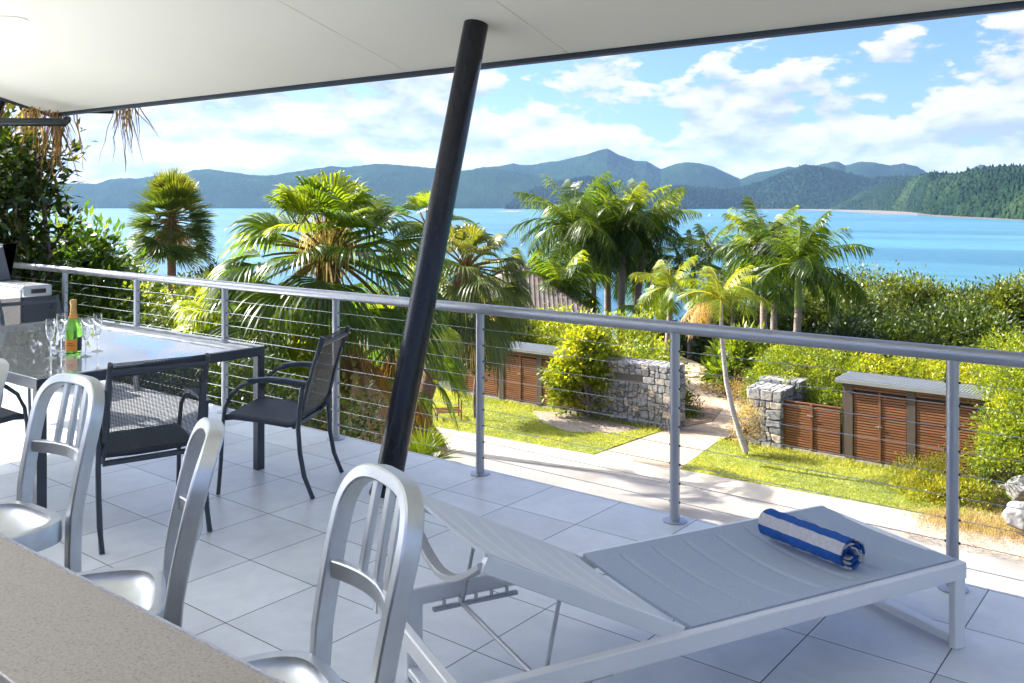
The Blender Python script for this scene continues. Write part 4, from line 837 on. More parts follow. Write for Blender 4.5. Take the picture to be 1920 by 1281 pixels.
def stones(w, h, g, tmin=.09, tmax=.42, dep=.022):
    """random rubble facing in the xz plane, facing -y"""
    out = []
    def sp(x0, z0, x1, z1):
        a, b = x1-x0, z1-z0
        if (a < tmax and b < tmax*.8 and (g.random() < .55 or a*b < .02)) or (a < tmin*1.7 and b < tmin*1.7): out.append((x0, z0, x1, z1)); return
        if a/b > g.uniform(.75, 1.7): m = x0+a*g.uniform(.36, .64); sp(x0, z0, m, z1); sp(m, z0, x1, z1)
        else: m = z0+b*g.uniform(.36, .64); sp(x0, z0, x1, m); sp(x0, m, x1, z1)
    sp(0, 0, w, h); mb = MB(); sd_ = g.randint(0, 99)
    def wp(x, z):
        a = fbm(np.array([[x*3.2, z*3.2, sd_], [x*3.2+9, z*3.2, sd_+4.0]]), 2, 5); e_ = min(1, x/.12, z/.12, (w-x)/.12, (h-z)/.12); e_ = max(0, e_)
        return x+(a[0]-.5)*.17*e_, z+(a[1]-.5)*.17*e_
    for x0, z0, x1, z1 in out:
        gp = .005; cx, cz = (x0+x1)/2, (z0+z1)/2; a, b = (x1-x0)/2-gp, (z1-z0)/2-gp; d = dep*g.uniform(.55, 1.25); k = 10; r0 = []; r1 = []; r2 = []; ph = g.uniform(0, 6)
        for i in range(k):
            t = 2*math.pi*(i+.5)/k; c, s = math.cos(t), math.sin(t); p = .34; j = 1+.07*math.sin(2*t+ph)*1+g.uniform(-.06, .03); X_ = cx+a*math.copysign(abs(c)**p, c)*j; Z_ = cz+b*math.copysign(abs(s)**p, s)*j
            q0 = wp(X_, Z_); q1 = wp(cx+(X_-cx)*.97, cz+(Z_-cz)*.97); q2 = wp(cx+(X_-cx)*.86, cz+(Z_-cz)*.86); r0.append((q0[0], .01, q0[1])); r1.append((q1[0], -d*.6, q1[1])); r2.append((q2[0], -d-g.uniform(0, .006), q2[1]))
        mb.ct = min(1, max(0, g.gauss(.5, .2)+(.4 if g.random() < .07 else 0))); mb.add(r0+r1+r2, [(i, k+i, k+(i+1) % k, (i+1) % k) for i in range(k)]+[(k+i, 2*k+i, 2*k+(i+1) % k, k+(i+1) % k) for i in range(k)]+[tuple(2*k+i for i in range(k))])
    return mb
smat = STONE.copy(); smat.name = 'rough_rubble'; nn2 = smat.node_tree.nodes; ll2 = smat.node_tree.links; pb = nn2['Principled BSDF']
tz = nn2.new('ShaderNodeTexCoord'); nz2 = nn2.new('ShaderNodeTexNoise'); nz2.inputs['Scale'].default_value = 14; nz2.inputs['Detail'].default_value = 8; ll2.new(tz.outputs['Object'], nz2.inputs['Vector'])
bz = nn2.new('ShaderNodeBump'); bz.inputs['Strength'].default_value = .8; bz.inputs['Distance'].default_value = .02; ll2.new(nz2.outputs['Fac'], bz.inputs['Height']); ll2.new(bz.outputs[0], pb.inputs['Normal'])
mlt = nn2.new('ShaderNodeMix'); mlt.data_type = 'RGBA'; mlt.blend_type = 'MULTIPLY'; mlt.inputs[0].default_value = .8; src = pb.inputs['Base Color'].links[0].from_socket; ll2.new(src, mlt.inputs[6])
rz2 = nn2.new('ShaderNodeValToRGB'); ll2.new(nz2.outputs['Fac'], rz2.inputs[0]); rz2.color_ramp.elements[0].color = (.45, .45, .47, 1); rz2.color_ramp.elements[1].color = (1.3, 1.27, 1.2, 1); rz2.color_ramp.elements[0].position = .35; rz2.color_ramp.elements[1].position = .65; ll2.new(rz2.outputs[0], mlt.inputs[7]); ll2.new(mlt.outputs[2], pb.inputs['Base Color'])
def stone_block(t, x0, x1, y0, y1, z0, z1, seed, slot=None):
    """block in local coordinates of t with stone facing on four sides and top"""
    g = random.Random(seed); mb = MB(); mb.box((x0+.01, y0+.01, z0), (x1-.01, y1-.01, z1-.02)); mb.build('core', M['mortar'], t, smooth=False)
    def put(m, f, nm):
        m.v = [f(*p) for p in m.v]; return m.build(nm, smat, t)
    W_, D_, H_ = x1-x0, y1-y0, z1-z0
    if slot:
        a, b, c, d = slot
        for (u0, u1, w0, w1) in ((0, W_, 0, c), (0, W_, d, H_), (0, a, c, d), (b, W_, c, d)):
            m = stones(u1-u0, w1-w0, g); put(m, lambda x, y, z, u0=u0, w0=w0: (x0+u0+x, y0+y, z0+w0+z), 'stone_facing')
    else: put(stones(W_, H_, g), lambda x, y, z: (x0+x, y0+y, z0+z), 'stone_facing')
    put(stones(W_, H_, g), lambda x, y, z: (x1-x, y1-y, z0+z), 'stone_facing')
    put(stones(D_, H_, g), lambda x, y, z: (x1-y, y0+x, z0+z), 'stone_facing')
    put(stones(D_, H_, g), lambda x, y, z: (x0+y, y1-x, z0+z), 'stone_facing')
    put(stones(W_+.04, D_+.04, g, .12, .3, .02), lambda x, y, z: (x0-.02+x, y0-.02+z, z1-.012-y*1.0), 'cap_stones')
sw = thing('stone_wall', 'long grey rubble stone wall with a letter slot behind the small tree', 'wall', (fx(1100), FY, -4.85)); wx = fx(1263)-fx(1100); rw = ray(1284, 760); wth = float(rw[1]*fx(1263)/rw[0]-FY)
stone_block(sw, 0, wx, -.02, max(.25, wth), 0, 1.86, 3, slot=(1.0, 1.95, 1.30, 1.50))
mb = MB(); mb.box((.98, -.02, 1.28), (1.97, .04, 1.33)); mb.box((1.0, .0, 1.33), (1.95, .02, 1.5)); mb.build('letter_slot', M['housewall'], sw)
pl = thing('stone_pillar', 'short grey rubble stone pillar at the right side of the driveway', 'pillar', (fx(1403), FY-.05, -4.85)); pw = fx(1467)-fx(1403)
stone_block(pl, 0, pw, 0, .85, 0, 1.60, 7)
g7 = random.Random(2)
stone_block(pl, -.02, pw+.16, .87, 1.5, 0, 1.72, 9)
# low timber frame on the lawn
bn = thing('timber_rack', 'small rusty brown timber rack standing on the left lawn', 'rack', tuple(atz(845, 792, -4.79)))
c0 = atz(820, 791, -4.79); c1 = atz(865, 789, -4.79); dv = Vector(c1-c0); w0 = dv.length; u = dv.normalized(); vv = Vector((-u.y, u.x, 0)); o0 = Vector(c0)-Vector(atz(845, 792, -4.79)); dd = .62
for a, b, hgt in ((0, 0, .28), (w0, 0, .62), (0, dd, .28), (w0, dd, .72)): MB().sweep([o0+u*a+vv*b, o0+u*a+vv*b+Vector((0, 0, hgt))], .04, .04, u).build('post', M['timpost'], bn)
for k in range(4): q = .02+k*(dd-.04)/3; MB().sweep([o0+vv*q+Vector((0, 0, .26)), o0+u*w0+vv*q+Vector((0, 0, .26))], .05, .03, Vector((0, 0, 1))).build('slat', M['timpost'], bn)
for a in (0, w0): MB().sweep([o0+u*a+Vector((0, 0, .22)), o0+u*a+vv*dd+Vector((0, 0, .22))], .04, .04, Vector((0, 0, 1))).build('rail', M['timpost'], bn)
# boulders
def boulder(p, r, seed, label, sc=(1, 1, 1)):
    n_ = 40; g = np.random.default_rng(seed); V = []
    for i in range(n_+1):
        for k in range(n_*2):
            a = math.pi*i/n_; b = math.pi*k/n_; V.append((math.sin(a)*math.cos(b), math.sin(a)*math.sin(b), math.cos(a)))
    V = np.array(V); f = 1+(fbm(V*1.8+seed, 5, seed)-.5)*.9
    for _ in range(16):
        d = g.normal(size=3); d /= np.linalg.norm(d); c = g.uniform(.62, .85); q = V@d; f = np.where(q*f > c, c/np.maximum(q, .01), f)
    f = f+(fbm(V*7+seed, 3, seed)-.5)*.10
    V = V*f[:, None]*np.array(sc)*r; n2_ = n_*2; i0 = (np.arange(n_)[:, None]*n2_+np.arange(n2_)[None]).ravel(); i1 = (np.arange(n_)[:, None]*n2_+(np.arange(n2_)[None]+1) % n2_).ravel()
    o = arr_mesh('boulder', V, np.stack([i0, i0+n2_, i1+n2_, i1], 1), np.full(len(i0), .5), M['rock']); o.location = [float(q) for q in p]; tag(o, label, 'boulder', 'pale boulders at the garden edge')
boulder(atd(1932, 972, 17.5), .45, 3, 'pale grey boulder lowest at the right edge beside the dry grass', (1, .8, .8))
boulder(atd(1920, 915, 18.7), .4, 6, 'darker boulder higher up at the right edge behind the first', (1, .8, .8))
# neighbour's house
hz = thing('house', 'low brown house with corrugated roof among the palms', 'house', tuple(atd(960, 560, 42)*[1, 1, 0]+[0, 0, -8]), TH)
def hipbox(x0, x1, y0, y1, ze, zr, ins):
    mb = MB(); v = [(x0, y0, ze), (x1, y0, ze), (x1, y1, ze), (x0, y1, ze), (x0+ins, (y0+y1)/2, zr), (x1-ins, (y0+y1)/2, zr)]
    F_ = [(0, 1, 5, 4), (1, 2, 5), (2, 3, 4, 5), (3, 0, 4)]; mb.add(v, F_); vs = [(a, b, c-.12) for a, b, c in v]; mb.add(vs, [f[::-1] for f in F_]); mb.add([v[i] for i in range(4)]+[vs[i] for i in range(4)], [(i, i+4, (i+1) % 4+4, (i+1) % 4) for i in range(4)])
    rb = .19
    for k in range(int((x1-x0)/rb)):
        x = x0+rb*(k+.5); e2 = min(1, (x-x0)/ins, (x1-x)/ins); ym = y0+(y1-y0)/2*e2; zm = ze+(zr-ze)*e2
        mb.sweep([(x, y0-.01, ze+.02), (x, ym, zm+.02)], .05, .035, Vector((0, 0, 1)))
    for k in range(int((y1-y0)/rb)):
        y = y0+rb*(k+.5); e2 = min(1, (y-y0)*2/(y1-y0), (y1-y)*2/(y1-y0)); mb.sweep([(x1+.01, y, ze+.02), (x1-ins*e2, y, ze+(zr-ze)*e2+.02)], .05, .035, Vector((0, 0, 1)))
    return mb
z8 = 8
hipbox(-2.8, 3.3, -6, 3, -2.85+z8, -1.0+z8, 3.2).build('roof', M['corr'], hz, smooth=False)
mb = MB(); mb.box((-2.0, -5.1, 2.4), (2.6, 2.4, 5.14)); mb.build('wall', M['housewall'], hz)
hipbox(-6.2, -1.2, -7.5, -2.5, -3.3+z8, -2.3+z8, 2.4).build('roof', M['corr'], hz, smooth=False)
mb = MB(); mb.box((-5.5, -6.9, 2.4), (-1.9, -3, 4.69)); mb.build('wall', M['housewall'], hz)
for x in (-5.3, -2.2, .2, 2.2): MB().sweep([(x, -5.2 if x > -2 else -7.0, 3.9), (x, -5.9 if x > -2 else -7.4, 4.9)], .12, .12, Vector((1, 0, 0))).build('eave_brace', M['brown'], hz)
# low white building with red edge and slatted roof seen through the railing
P = atd(240, 600, 40); hw2 = thing('white_pavilion', 'small white building with red banded edge seen between the left posts', 'building', (P[0], P[1], P[2]-3), TH)
mb = MB(); mb.box((-3.2, 0, -1.4), (1.8, 4, 3.6)); mb.build('wall', M['whitewall'], hw2)
mb = MB(); mb.box((-3.4, -.25, 2.55), (2.0, -.01, 2.72)); mb.build('red_band', M['red'], hw2)
P = atd(365, 612, 26); pg = thing('slatted_pergola', 'pale slatted pergola roof low behind the fan palms', 'pergola', (P[0], P[1], -5), TH+.5)
mb = MB(); zt = float(P[2])+5
for k in range(16): mb.box((-1.4+k*.17, -1.2, zt-.05), (-1.32+k*.17, 1.2, zt))
mb.build('roof_slats', M['whitewall'], pg, smooth=False)
for a, b in ((-1.3, -1.1), (1.2, -1.1), (-1.3, 1.1), (1.2, 1.1)): mb = MB(); mb.box((a, b, 0), (a+.08, b+.08, zt-.051)); mb.build('post', M['whitewall'], pg)
# boats and a bird
p = atz(1548, 415, -22); bt = thing('sailboat', 'white catamaran with bare mast anchored on the turquoise bay', 'sailboat', (p[0], p[1], -22), TH)
for y in (-2.6, 2.6):
    MB().sweep([(-7, y, .9), (-5, y, .6), (0, y, .5), (5, y, .6), (7.2, y, 1.3)], [.8, 1.5, 1.7, 1.4, .2], [1.2, 1.8, 2.0, 1.8, .8], Vector((0, 0, 1)), 10).build('hull', M['hull'], bt)
MB().sweep([(-4, 0, 1.7), (-2, 0, 2.1), (2, 0, 1.9), (3.5, 0, 1.4)], [5.4, 5, 4.6, 4], [1.2, 1.9, 1.6, .5], Vector((0, 0, 1)), 0).build('cabin', M['hull'], bt)
MB().tube([(.5, 0, 1.5), (.5, 0, 14)], .16, 8).build('mast', M['rail'], bt); MB().tube([(.5, 0, 4), (-5, 0, 3.6)], .3, 8).build('boom', M['hull'], bt)
p = atz(1333, 405, -22); bt = thing('motor_boat', 'tiny white boat left of the catamaran on the bay', 'boat', (p[0], p[1], -22), TH+.4)
MB().sweep([(-5, 0, .6), (0, 0, .6), (4, 0, .9), (6, 0, 1.5)], [2.6, 3, 2.4, .3], [1.4, 1.5, 1.6, .8], Vector((0, 0, 1)), 10).build('hull', M['hull'], bt)
mb = MB(); mb.box((-2.5, -1, 1.2), (1, 1, 3)); mb.build('cabin', M['hull'], bt, .2)
p = atz(1437, 397, -22); bt = thing('sailboat', 'distant boat with a thin mast in front of the sand flat', 'sailboat', (p[0], p[1], -22), TH+.9)
MB().sweep([(-5, 0, .6), (0, 0, .5), (4, 0, .7), (6, 0, 1.2)], [2.2, 3, 2.2, .3], [1.4, 1.5, 1.6, .8], Vector((0, 0, 1)), 10).build('hull', M['hull'], bt); MB().tube([(0, 0, 1), (0, 0, 15)], .15, 6).build('mast', M['rail'], bt)
p = atd(156, 245, 40); mb = MB(); mb.sweep([(-.16, 0, 0), (-.05, 0, .01), (.08, 0, .01), (.15, 0, 0)], [.02, .06, .05, .01], [.02, .06, .05, .01], Vector((0, 0, 1)), 8)
for s_ in (-1, 1): mb.add([(.05, s_*.02, .01), (.02, s_*.2, .12), (-.05, s_*.36, .08), (-.05, s_*.18, .1), (-.06, s_*.02, .01)], [(0, 1, 2, 3, 4)])
o = mb.build('bird', M['bird']); o.location = [float(q) for q in p]; o.rotation_euler = (.3, -.4, 1.2); tag(o, 'small dark bird gliding in the pale sky at the left', 'bird')
# ================================================================== VEGETATION
def bl(px, py, D, r, ry=None, rz=None):
    """ellipsoid centred on a sight line at distance D, radii in metres"""
    p = atd(px, py, D); return (p[0], p[1], p[2], r, ry or r, rz or r)
def pxr(D, p): return p*D/F
# left broadleaf tree
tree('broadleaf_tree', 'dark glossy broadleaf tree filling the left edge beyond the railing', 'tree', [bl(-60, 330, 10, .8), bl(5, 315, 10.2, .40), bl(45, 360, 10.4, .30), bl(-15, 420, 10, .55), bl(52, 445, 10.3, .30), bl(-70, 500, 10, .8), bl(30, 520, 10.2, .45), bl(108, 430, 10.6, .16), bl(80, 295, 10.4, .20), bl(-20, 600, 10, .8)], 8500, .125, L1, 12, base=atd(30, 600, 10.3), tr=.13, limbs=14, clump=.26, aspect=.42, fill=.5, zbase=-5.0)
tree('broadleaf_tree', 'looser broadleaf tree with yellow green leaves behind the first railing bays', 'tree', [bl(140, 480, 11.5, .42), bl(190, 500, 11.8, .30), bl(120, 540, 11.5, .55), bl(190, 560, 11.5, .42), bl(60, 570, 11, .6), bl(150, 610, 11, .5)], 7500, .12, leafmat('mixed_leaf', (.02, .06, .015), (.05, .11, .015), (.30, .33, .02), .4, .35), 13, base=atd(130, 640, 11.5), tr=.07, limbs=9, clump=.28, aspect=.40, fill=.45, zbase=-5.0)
# palm whose dead frond tips hang below the roof
def hang_palm():
    cc = atd(70, 90, 10.5); t = thing('overhanging_palm', 'palm behind the roof whose dry frond tips hang below the left roof corner', 'palm tree', cc); g = np.random.default_rng(77); A = []; Gs = []
    for (px, py, n, ln, sp, tt) in [(112, 215, 46, .62, .12, .3), (104, 235, 26, .55, .10, .25), (60, 205, 30, .50, .26, .75), (85, 200, 26, .55, .2, .6), (228, 204, 30, .58, .12, .35), (245, 202, 14, .42, .12, .4), (30, 190, 12, .4, .25, .4)]:
        h = atd(px, py-14, 9.7)-cc; m = int(n*.8); k = 6; u = np.linspace(0, 1, k); st = h[None]+np.stack([g.normal(size=m)*.05, g.normal(size=m)*.05, g.normal(size=m)*.04], 1)
        dd = g.normal(size=(m, 2))*sp; l = ln*g.uniform(.5, 1.25, m)
        P = st[:, None]+np.stack([dd[:, 0:1]*u[None], dd[:, 1:2]*u[None], -l[:, None]*u[None]**1.1], -1)+g.normal(size=(m, k, 3))*.008
        az = g.uniform(0, 3.14, m); A.append(strips(P, np.array([.005, .008, .007, .006, .004, .001])[None]*np.ones((m, 1)), np.stack([np.cos(az), np.sin(az), az*0], 1), np.clip(tt+g.normal(size=m)*.2, 0, 1)))
        Gs.append(strips(np.stack([[np.zeros(3), h*.5+np.array([0, 0, .25]), h]]), np.array([[.03, .02, .015]]), np.array([[.7, .7, 0]]), np.array([.4])))
    for (x0, y0, ln) in ((234, 250, .42),):
        h = atd(x0, y0, 9.7)-cc; P = np.array([[h+np.array([0, 0, .12]), h, h+np.array([.01, 0, -.15]), h+np.array([0, 0, -.2]), h+np.array([.02, 0, -.3]), h+np.array([.02, 0, -ln])]]); A.append(strips(P, np.array([[.003, .004, .006, .005, .007, .001]]), np.array([[.8, .6, 0]]), np.array([.3])))
    arr_mesh('dead_fronds', *join(A), DEAD, t); arr_mesh('frond_stalks', *join(Gs), M['petiole'], t)
    Cn = []
    for i in range(16): Cn += feather(i*2.4, R(80-5*i), 1.0, g, .35, 1.0, .02, 30, .5)
    arr_mesh('crown', *join(Cn), PG, t); palm_trunk(t, cc[2]+5, .13, .09, (1.3, 0)); return t
hang_palm()
# fan palms
fan_palm('stiff round-crowned fan palm rising alone above the bay on the left', atd(322, 385, 30), -5.4, 105, .62, .88, 5, 5, leafmat('stiff_frond', (.02, .05, .012), (.075, .125, .02), (.30, .27, .03), .36, .4), .13, (88, -28), .06, .06, nseg=26, span=2.6, zs=.95)
fan_palm('largest fan palm with pale flower sprays, just left of the black column', atd(615, 485, 13), -5, 58, 1.0, .84, 6, 46, None, .17, (86, -20), .35, .62, flower=True, nseg=40, skirt=1.5, tb=.04)
fan_palm('drooping fan palm low behind the table and the armchair', atd(455, 625, 13.0), -5, 44, .78, .74, 8, 14, leafmat('lime_frond', (.05, .10, .010), (.20, .27, .016), (.50, .46, .03), .58, .4), .15, (70, -50), .5, .8, nseg=36)
fan_palm('fan palm with brown skirt directly behind the black column', atd(742, 640, 15), -5, 28, .70, .66, 9, 40, None, .15, (75, -40), .5, .8, nseg=34, skirt=1.9, tb=.16)
fan_palm('shaggy fan palm with yellowing crown right of the black column', atd(875, 505, 20), -5, 56, .85, .80, 10, 26, leafmat('olive_frond', (.025, .055, .012), (.085, .12, .02), (.32, .28, .04), .36, .4), .18, (84, -60), .45, .75, nseg=32, skirt=.9, lean=(1.35*RT[0], 1.35*RT[1]))
fan_palm('young fan palm poking above the deck edge beside the column foot', atd(792, 868, 9), -5, 12, .12, .34, 14, 0, leafmat('young_frond', (.05, .10, .01), (.16, .24, .02), (.35, .36, .03), .4, .4), .08, (75, 20), .1, .1, nseg=14, span=2.0)
fan_palm('small fan palm between the large palm and the rounded palm', atd(800, 425, 24), -6, 20, .8, .75, 15, 4, None, .14, (85, -30), .35, .6, nseg=28)
# feather palms of the middle cluster
fp = [(1075, 425, 44, 'tall feather palm, leftmost of the cluster above the brown house', 3.0, 16, 650, 1071), (1052, 540, 40, 'short feather palm drooping over the corrugated roof', 2.1, 13, 640, 1068), (1112, 460, 46, 'feather palm with twin pale trunk second from left in the cluster', 2.8, 14, 655, 1112), (1140, 440, 47, 'feather palm at the middle of the cluster with the darkest trunk', 2.8, 15, 655, 1139),
      (1168, 425, 45, 'tall feather palm with spear leaf right of the cluster middle', 2.8, 16, 655, 1162), (1205, 425, 46, 'feather palm on the right flank of the cluster', 2.7, 15, 660, 1186), (1190, 500, 50, 'dark feather palm set behind the cluster', 2.5, 12, 660, 1200)]
for i, (px, py, D, lb, L_, nf, tb_, bx) in enumerate(fp):
    cc = atd(px, py, D); bb_ = atd(bx, tb_, D); feather_palm(lb, cc, float(ground_z(cc[0], cc[1])), nf+9, L_*1.12, 50+i, .85, PG, .16, ((cc-bb_)[0], (cc-bb_)[1]), (82, -25), 'feather palms of the middle cluster', 1.4, 1.45, .02, w=.028, hang=.6)
fr = [(1432, 470, 37, 'feather palm with orange flower stalk left of the right-hand palms', 2.3, 14, 1431), (1452, 500, 38, 'thin feather palm behind the right-hand palms', 2.2, 12, 1449), (1497, 500, 34, 'right-hand feather palm with smooth green crownshaft and long swept frond', 2.5, 15, 1491)]
for i, (px, py, D, lb, L_, nf, bx) in enumerate(fr):
    cc = atd(px, py, D); bb_ = atd(bx, 640, D); feather_palm(lb, cc, float(ground_z(cc[0], cc[1])), nf+8, L_*1.08, 70+i, .75, PG, .13, ((cc-bb_)[0], (cc-bb_)[1]), (82, -18), 'right-hand feather palms', 1.5, 1.35, .06, w=.028, hang=.5)
fs_ = [(1257, 540, 34, 'bright young feather palm in front of the cluster', 1.6, 11, 1248, PY, -.1), (1300, 500, 44, 'dark feather palm half hidden between the two groups', 2.2, 11, 1292, PG, 0), (1222, 590, 38, 'low arching feather palm above the yellow hedge', 1.6, 10, 1225, PY, -.2), (1330, 470, 48, 'blue green feather palm behind the gap of water', 2.0, 11, 1330, PG, -.1), (1375, 520, 42, 'olive feather palm left of the right-hand palms', 2.0, 11, 1372, PG, .1), (985, 515, 46, 'feather palm beside the upper roof edge', 2.0, 10, 985, PG, .05)]
for i, (px, py, D, lb, L_, nf, bx, mt_, tbb) in enumerate(fs_):
    cc = atd(px, py, D); bb_ = atd(bx, 660, D); feather_palm(lb, cc, float(ground_z(cc[0], cc[1])), nf, L_, 90+i, .6, mt_, .10, ((cc-bb_)[0], (cc-bb_)[1]), (80, -20), 'smaller feather palms', .8, 1.3, tbb, w=.026)
# thin leaning palm by the driveway
def leaning():
    pts = [atd(x, y, 22.3-.0*i) for i, (x, y) in enumerate([(1399, 846), (1387, 815), (1374, 770), (1362, 715), (1356, 660), (1352, 610), (1352, 565)])]
    t = thing('leaning_palm', 'slim leaning palm with yellow crown beside the driveway', 'palm tree', pts[0]); q = [Vector(p)-Vector(pts[0]) for p in pts]
    MB().tube(q, [.085, .075, .065, .06, .055, .05, .045], 12).build('trunk', pr('pale_palm_trunk', (.42, .38, .34), .85, var=.25, vscale=10, bump=.5, bscale=8, stretch=(.4, .4, 5)), t)
    g = np.random.default_rng(4); A = []
    for i in range(12): u = i/12; A += feather(i*2.4, R(80-75*u), 1.25, g, .42, 1.25, .013, 46, .62-.3*u, .4)
    V, Q, T = join(A); V = V+np.array(q[-1]); arr_mesh('crown', V, Q, T, PY, t)
    A = []
    for i in range(4): A += feather([2.6, 3.4, 4.0, 3.0][i], R(5-i*6), 1.25, g, .36, 1.4, .012, 34, .8, .7)
    V, Q, T = join(A); arr_mesh('dead_fronds', V+np.array(q[-1]), Q, T, DEAD, t)
leaning()
# small tree in front of the left cabinet
D0 = 27.3
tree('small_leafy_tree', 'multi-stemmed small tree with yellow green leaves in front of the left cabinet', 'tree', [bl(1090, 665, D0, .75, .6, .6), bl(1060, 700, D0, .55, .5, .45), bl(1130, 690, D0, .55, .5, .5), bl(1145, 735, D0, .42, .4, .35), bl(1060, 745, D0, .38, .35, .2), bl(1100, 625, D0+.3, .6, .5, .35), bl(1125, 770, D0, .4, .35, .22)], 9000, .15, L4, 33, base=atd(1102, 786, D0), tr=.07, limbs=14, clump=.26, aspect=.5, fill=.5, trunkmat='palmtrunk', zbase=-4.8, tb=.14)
# hedges and shrubs
def shrub(name, label, blobs, n, size, mat, seed, cat='shrub', zb=None, **k):
    return tree(name, label, cat, blobs, n, size, mat, seed, tr=.04, limbs=8, zbase=zb, **k)
def boxblobs(x0, x1, y0, y1, zt, r, zb=-4.9, seed=1):
    g = random.Random(seed); out = []; nx = max(1, int((x1-x0)/(r*1.1))); ny = max(1, int((y1-y0)/(r*1.1)))
    for i in range(nx):
        for j in range(ny):
            rz = (zt-zb)/2; out.append((x0+(i+.5)*(x1-x0)/nx, y0+(j+.5)*(y1-y0)/ny, zb+rz+g.uniform(-.12, .08), r*g.uniform(.8, 1.05), r*g.uniform(.8, 1.05), rz))
    return out
xh0, xh1 = float(aty(1405, 700, 24.6)[0]), float(aty(1605, 700, 24.6)[0])
xm = (xh0+xh1)/2; xw = (xh1-xh0)/2
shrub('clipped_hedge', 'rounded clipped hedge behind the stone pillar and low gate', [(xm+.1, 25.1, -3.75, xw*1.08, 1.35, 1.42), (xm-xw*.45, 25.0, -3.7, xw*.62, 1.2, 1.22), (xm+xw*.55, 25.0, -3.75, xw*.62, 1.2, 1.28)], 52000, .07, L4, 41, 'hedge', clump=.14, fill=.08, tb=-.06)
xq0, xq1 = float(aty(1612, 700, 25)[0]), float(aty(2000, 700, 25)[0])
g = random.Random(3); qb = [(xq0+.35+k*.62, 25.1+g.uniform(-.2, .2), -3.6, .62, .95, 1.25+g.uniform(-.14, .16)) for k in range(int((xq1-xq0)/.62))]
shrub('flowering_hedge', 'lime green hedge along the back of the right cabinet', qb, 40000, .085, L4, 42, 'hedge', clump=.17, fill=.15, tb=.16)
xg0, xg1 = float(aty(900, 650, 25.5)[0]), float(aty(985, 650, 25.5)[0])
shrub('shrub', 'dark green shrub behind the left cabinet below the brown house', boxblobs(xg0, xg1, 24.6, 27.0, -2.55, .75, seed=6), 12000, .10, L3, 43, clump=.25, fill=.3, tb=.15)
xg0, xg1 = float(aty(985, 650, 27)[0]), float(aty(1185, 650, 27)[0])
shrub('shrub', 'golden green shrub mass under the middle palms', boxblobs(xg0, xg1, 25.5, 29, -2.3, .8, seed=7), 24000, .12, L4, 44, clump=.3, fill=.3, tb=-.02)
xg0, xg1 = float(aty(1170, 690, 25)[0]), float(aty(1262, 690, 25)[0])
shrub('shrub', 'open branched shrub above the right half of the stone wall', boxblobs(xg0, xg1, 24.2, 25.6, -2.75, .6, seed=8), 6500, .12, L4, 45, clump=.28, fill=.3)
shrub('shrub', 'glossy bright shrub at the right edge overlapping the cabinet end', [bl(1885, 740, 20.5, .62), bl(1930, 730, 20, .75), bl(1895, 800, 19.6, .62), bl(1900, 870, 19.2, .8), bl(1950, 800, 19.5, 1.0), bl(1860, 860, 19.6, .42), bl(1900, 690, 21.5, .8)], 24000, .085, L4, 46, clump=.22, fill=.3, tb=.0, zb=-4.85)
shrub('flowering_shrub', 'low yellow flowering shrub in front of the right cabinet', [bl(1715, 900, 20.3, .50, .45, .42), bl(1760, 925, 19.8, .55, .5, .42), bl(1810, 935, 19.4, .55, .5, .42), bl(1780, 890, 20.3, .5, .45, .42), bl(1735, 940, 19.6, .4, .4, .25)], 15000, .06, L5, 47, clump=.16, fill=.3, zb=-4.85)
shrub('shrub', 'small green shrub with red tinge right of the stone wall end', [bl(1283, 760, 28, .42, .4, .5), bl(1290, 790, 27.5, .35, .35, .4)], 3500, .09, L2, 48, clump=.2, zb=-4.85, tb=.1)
shrub('shrub', 'dry brown shrub on the far side of the driveway', [bl(1340, 715, 31, .55, .5, .45), bl(1375, 725, 30, .55, .5, .5), bl(1400, 740, 29, .4)], 6000, .07, DRY, 49, clump=.2, zb=-4.95)
shrub('shrub', 'wispy dry shrub at the left foot of the stone pillar', [bl(1400, 795, 23.2, .35, .3, .55)], 2600, .06, DRY, 50, clump=.2, zb=-4.85)
shrub('shrub', 'broad-leaved glossy shrub behind the stone pillar', [bl(1385, 680, 31, .7, .6, .6), bl(1410, 660, 32, .6), bl(1365, 700, 30.5, .4)], 2600, .34, L4, 51, clump=.4, aspect=.28, tb=-.2, zb=-5.2)
# dense shrubs just below the deck edge, left
bx = [(x, 5.0+.25*math.sin(x*3), -.42+.10*math.sin(x*2.3), .5, .5, .55) for x in np.arange(-9.6, -5.6, .5)]
shrub('garden_hedge', 'dark garden hedge just beyond the deck edge behind the table', bx, 16000, .06, L2, 52, 'hedge', clump=.2, fill=.3, tb=-.18, zb=-5)
# dry grass by boulders
g = np.random.default_rng(61); m = 5000; cx_ = atz(1815, 985, -4.78); P = np.stack([cx_[0]+g.normal(size=m)*.6, cx_[1]+g.normal(size=m)*.30+.1], 1); h = g.uniform(.03, .2, m)*np.exp(-((P[:, 0]-cx_[0])/1.6)**2); k = 4; u = np.linspace(0, 1, k); az = g.uniform(0, 6.28, m); ln = g.normal(size=(m, 2))*.35
Pp = np.stack([P[:, :1]+ln[:, :1]*h[:, None]*u**1.5, P[:, 1:]+ln[:, 1:]*h[:, None]*u**1.5, -4.78+h[:, None]*u*(1-.25*u)], -1)
o = arr_mesh('dry_grass', *strips(Pp, np.array([.004, .004, .003, .0008])[None]*np.ones((m, 1)), np.stack([np.cos(az), np.sin(az), az*0], 1), g.uniform(.2, 1, m)), DRY); tag(o, 'straw coloured dry grass at the garden edge beside the boulders', 'dry grass', kind='stuff')
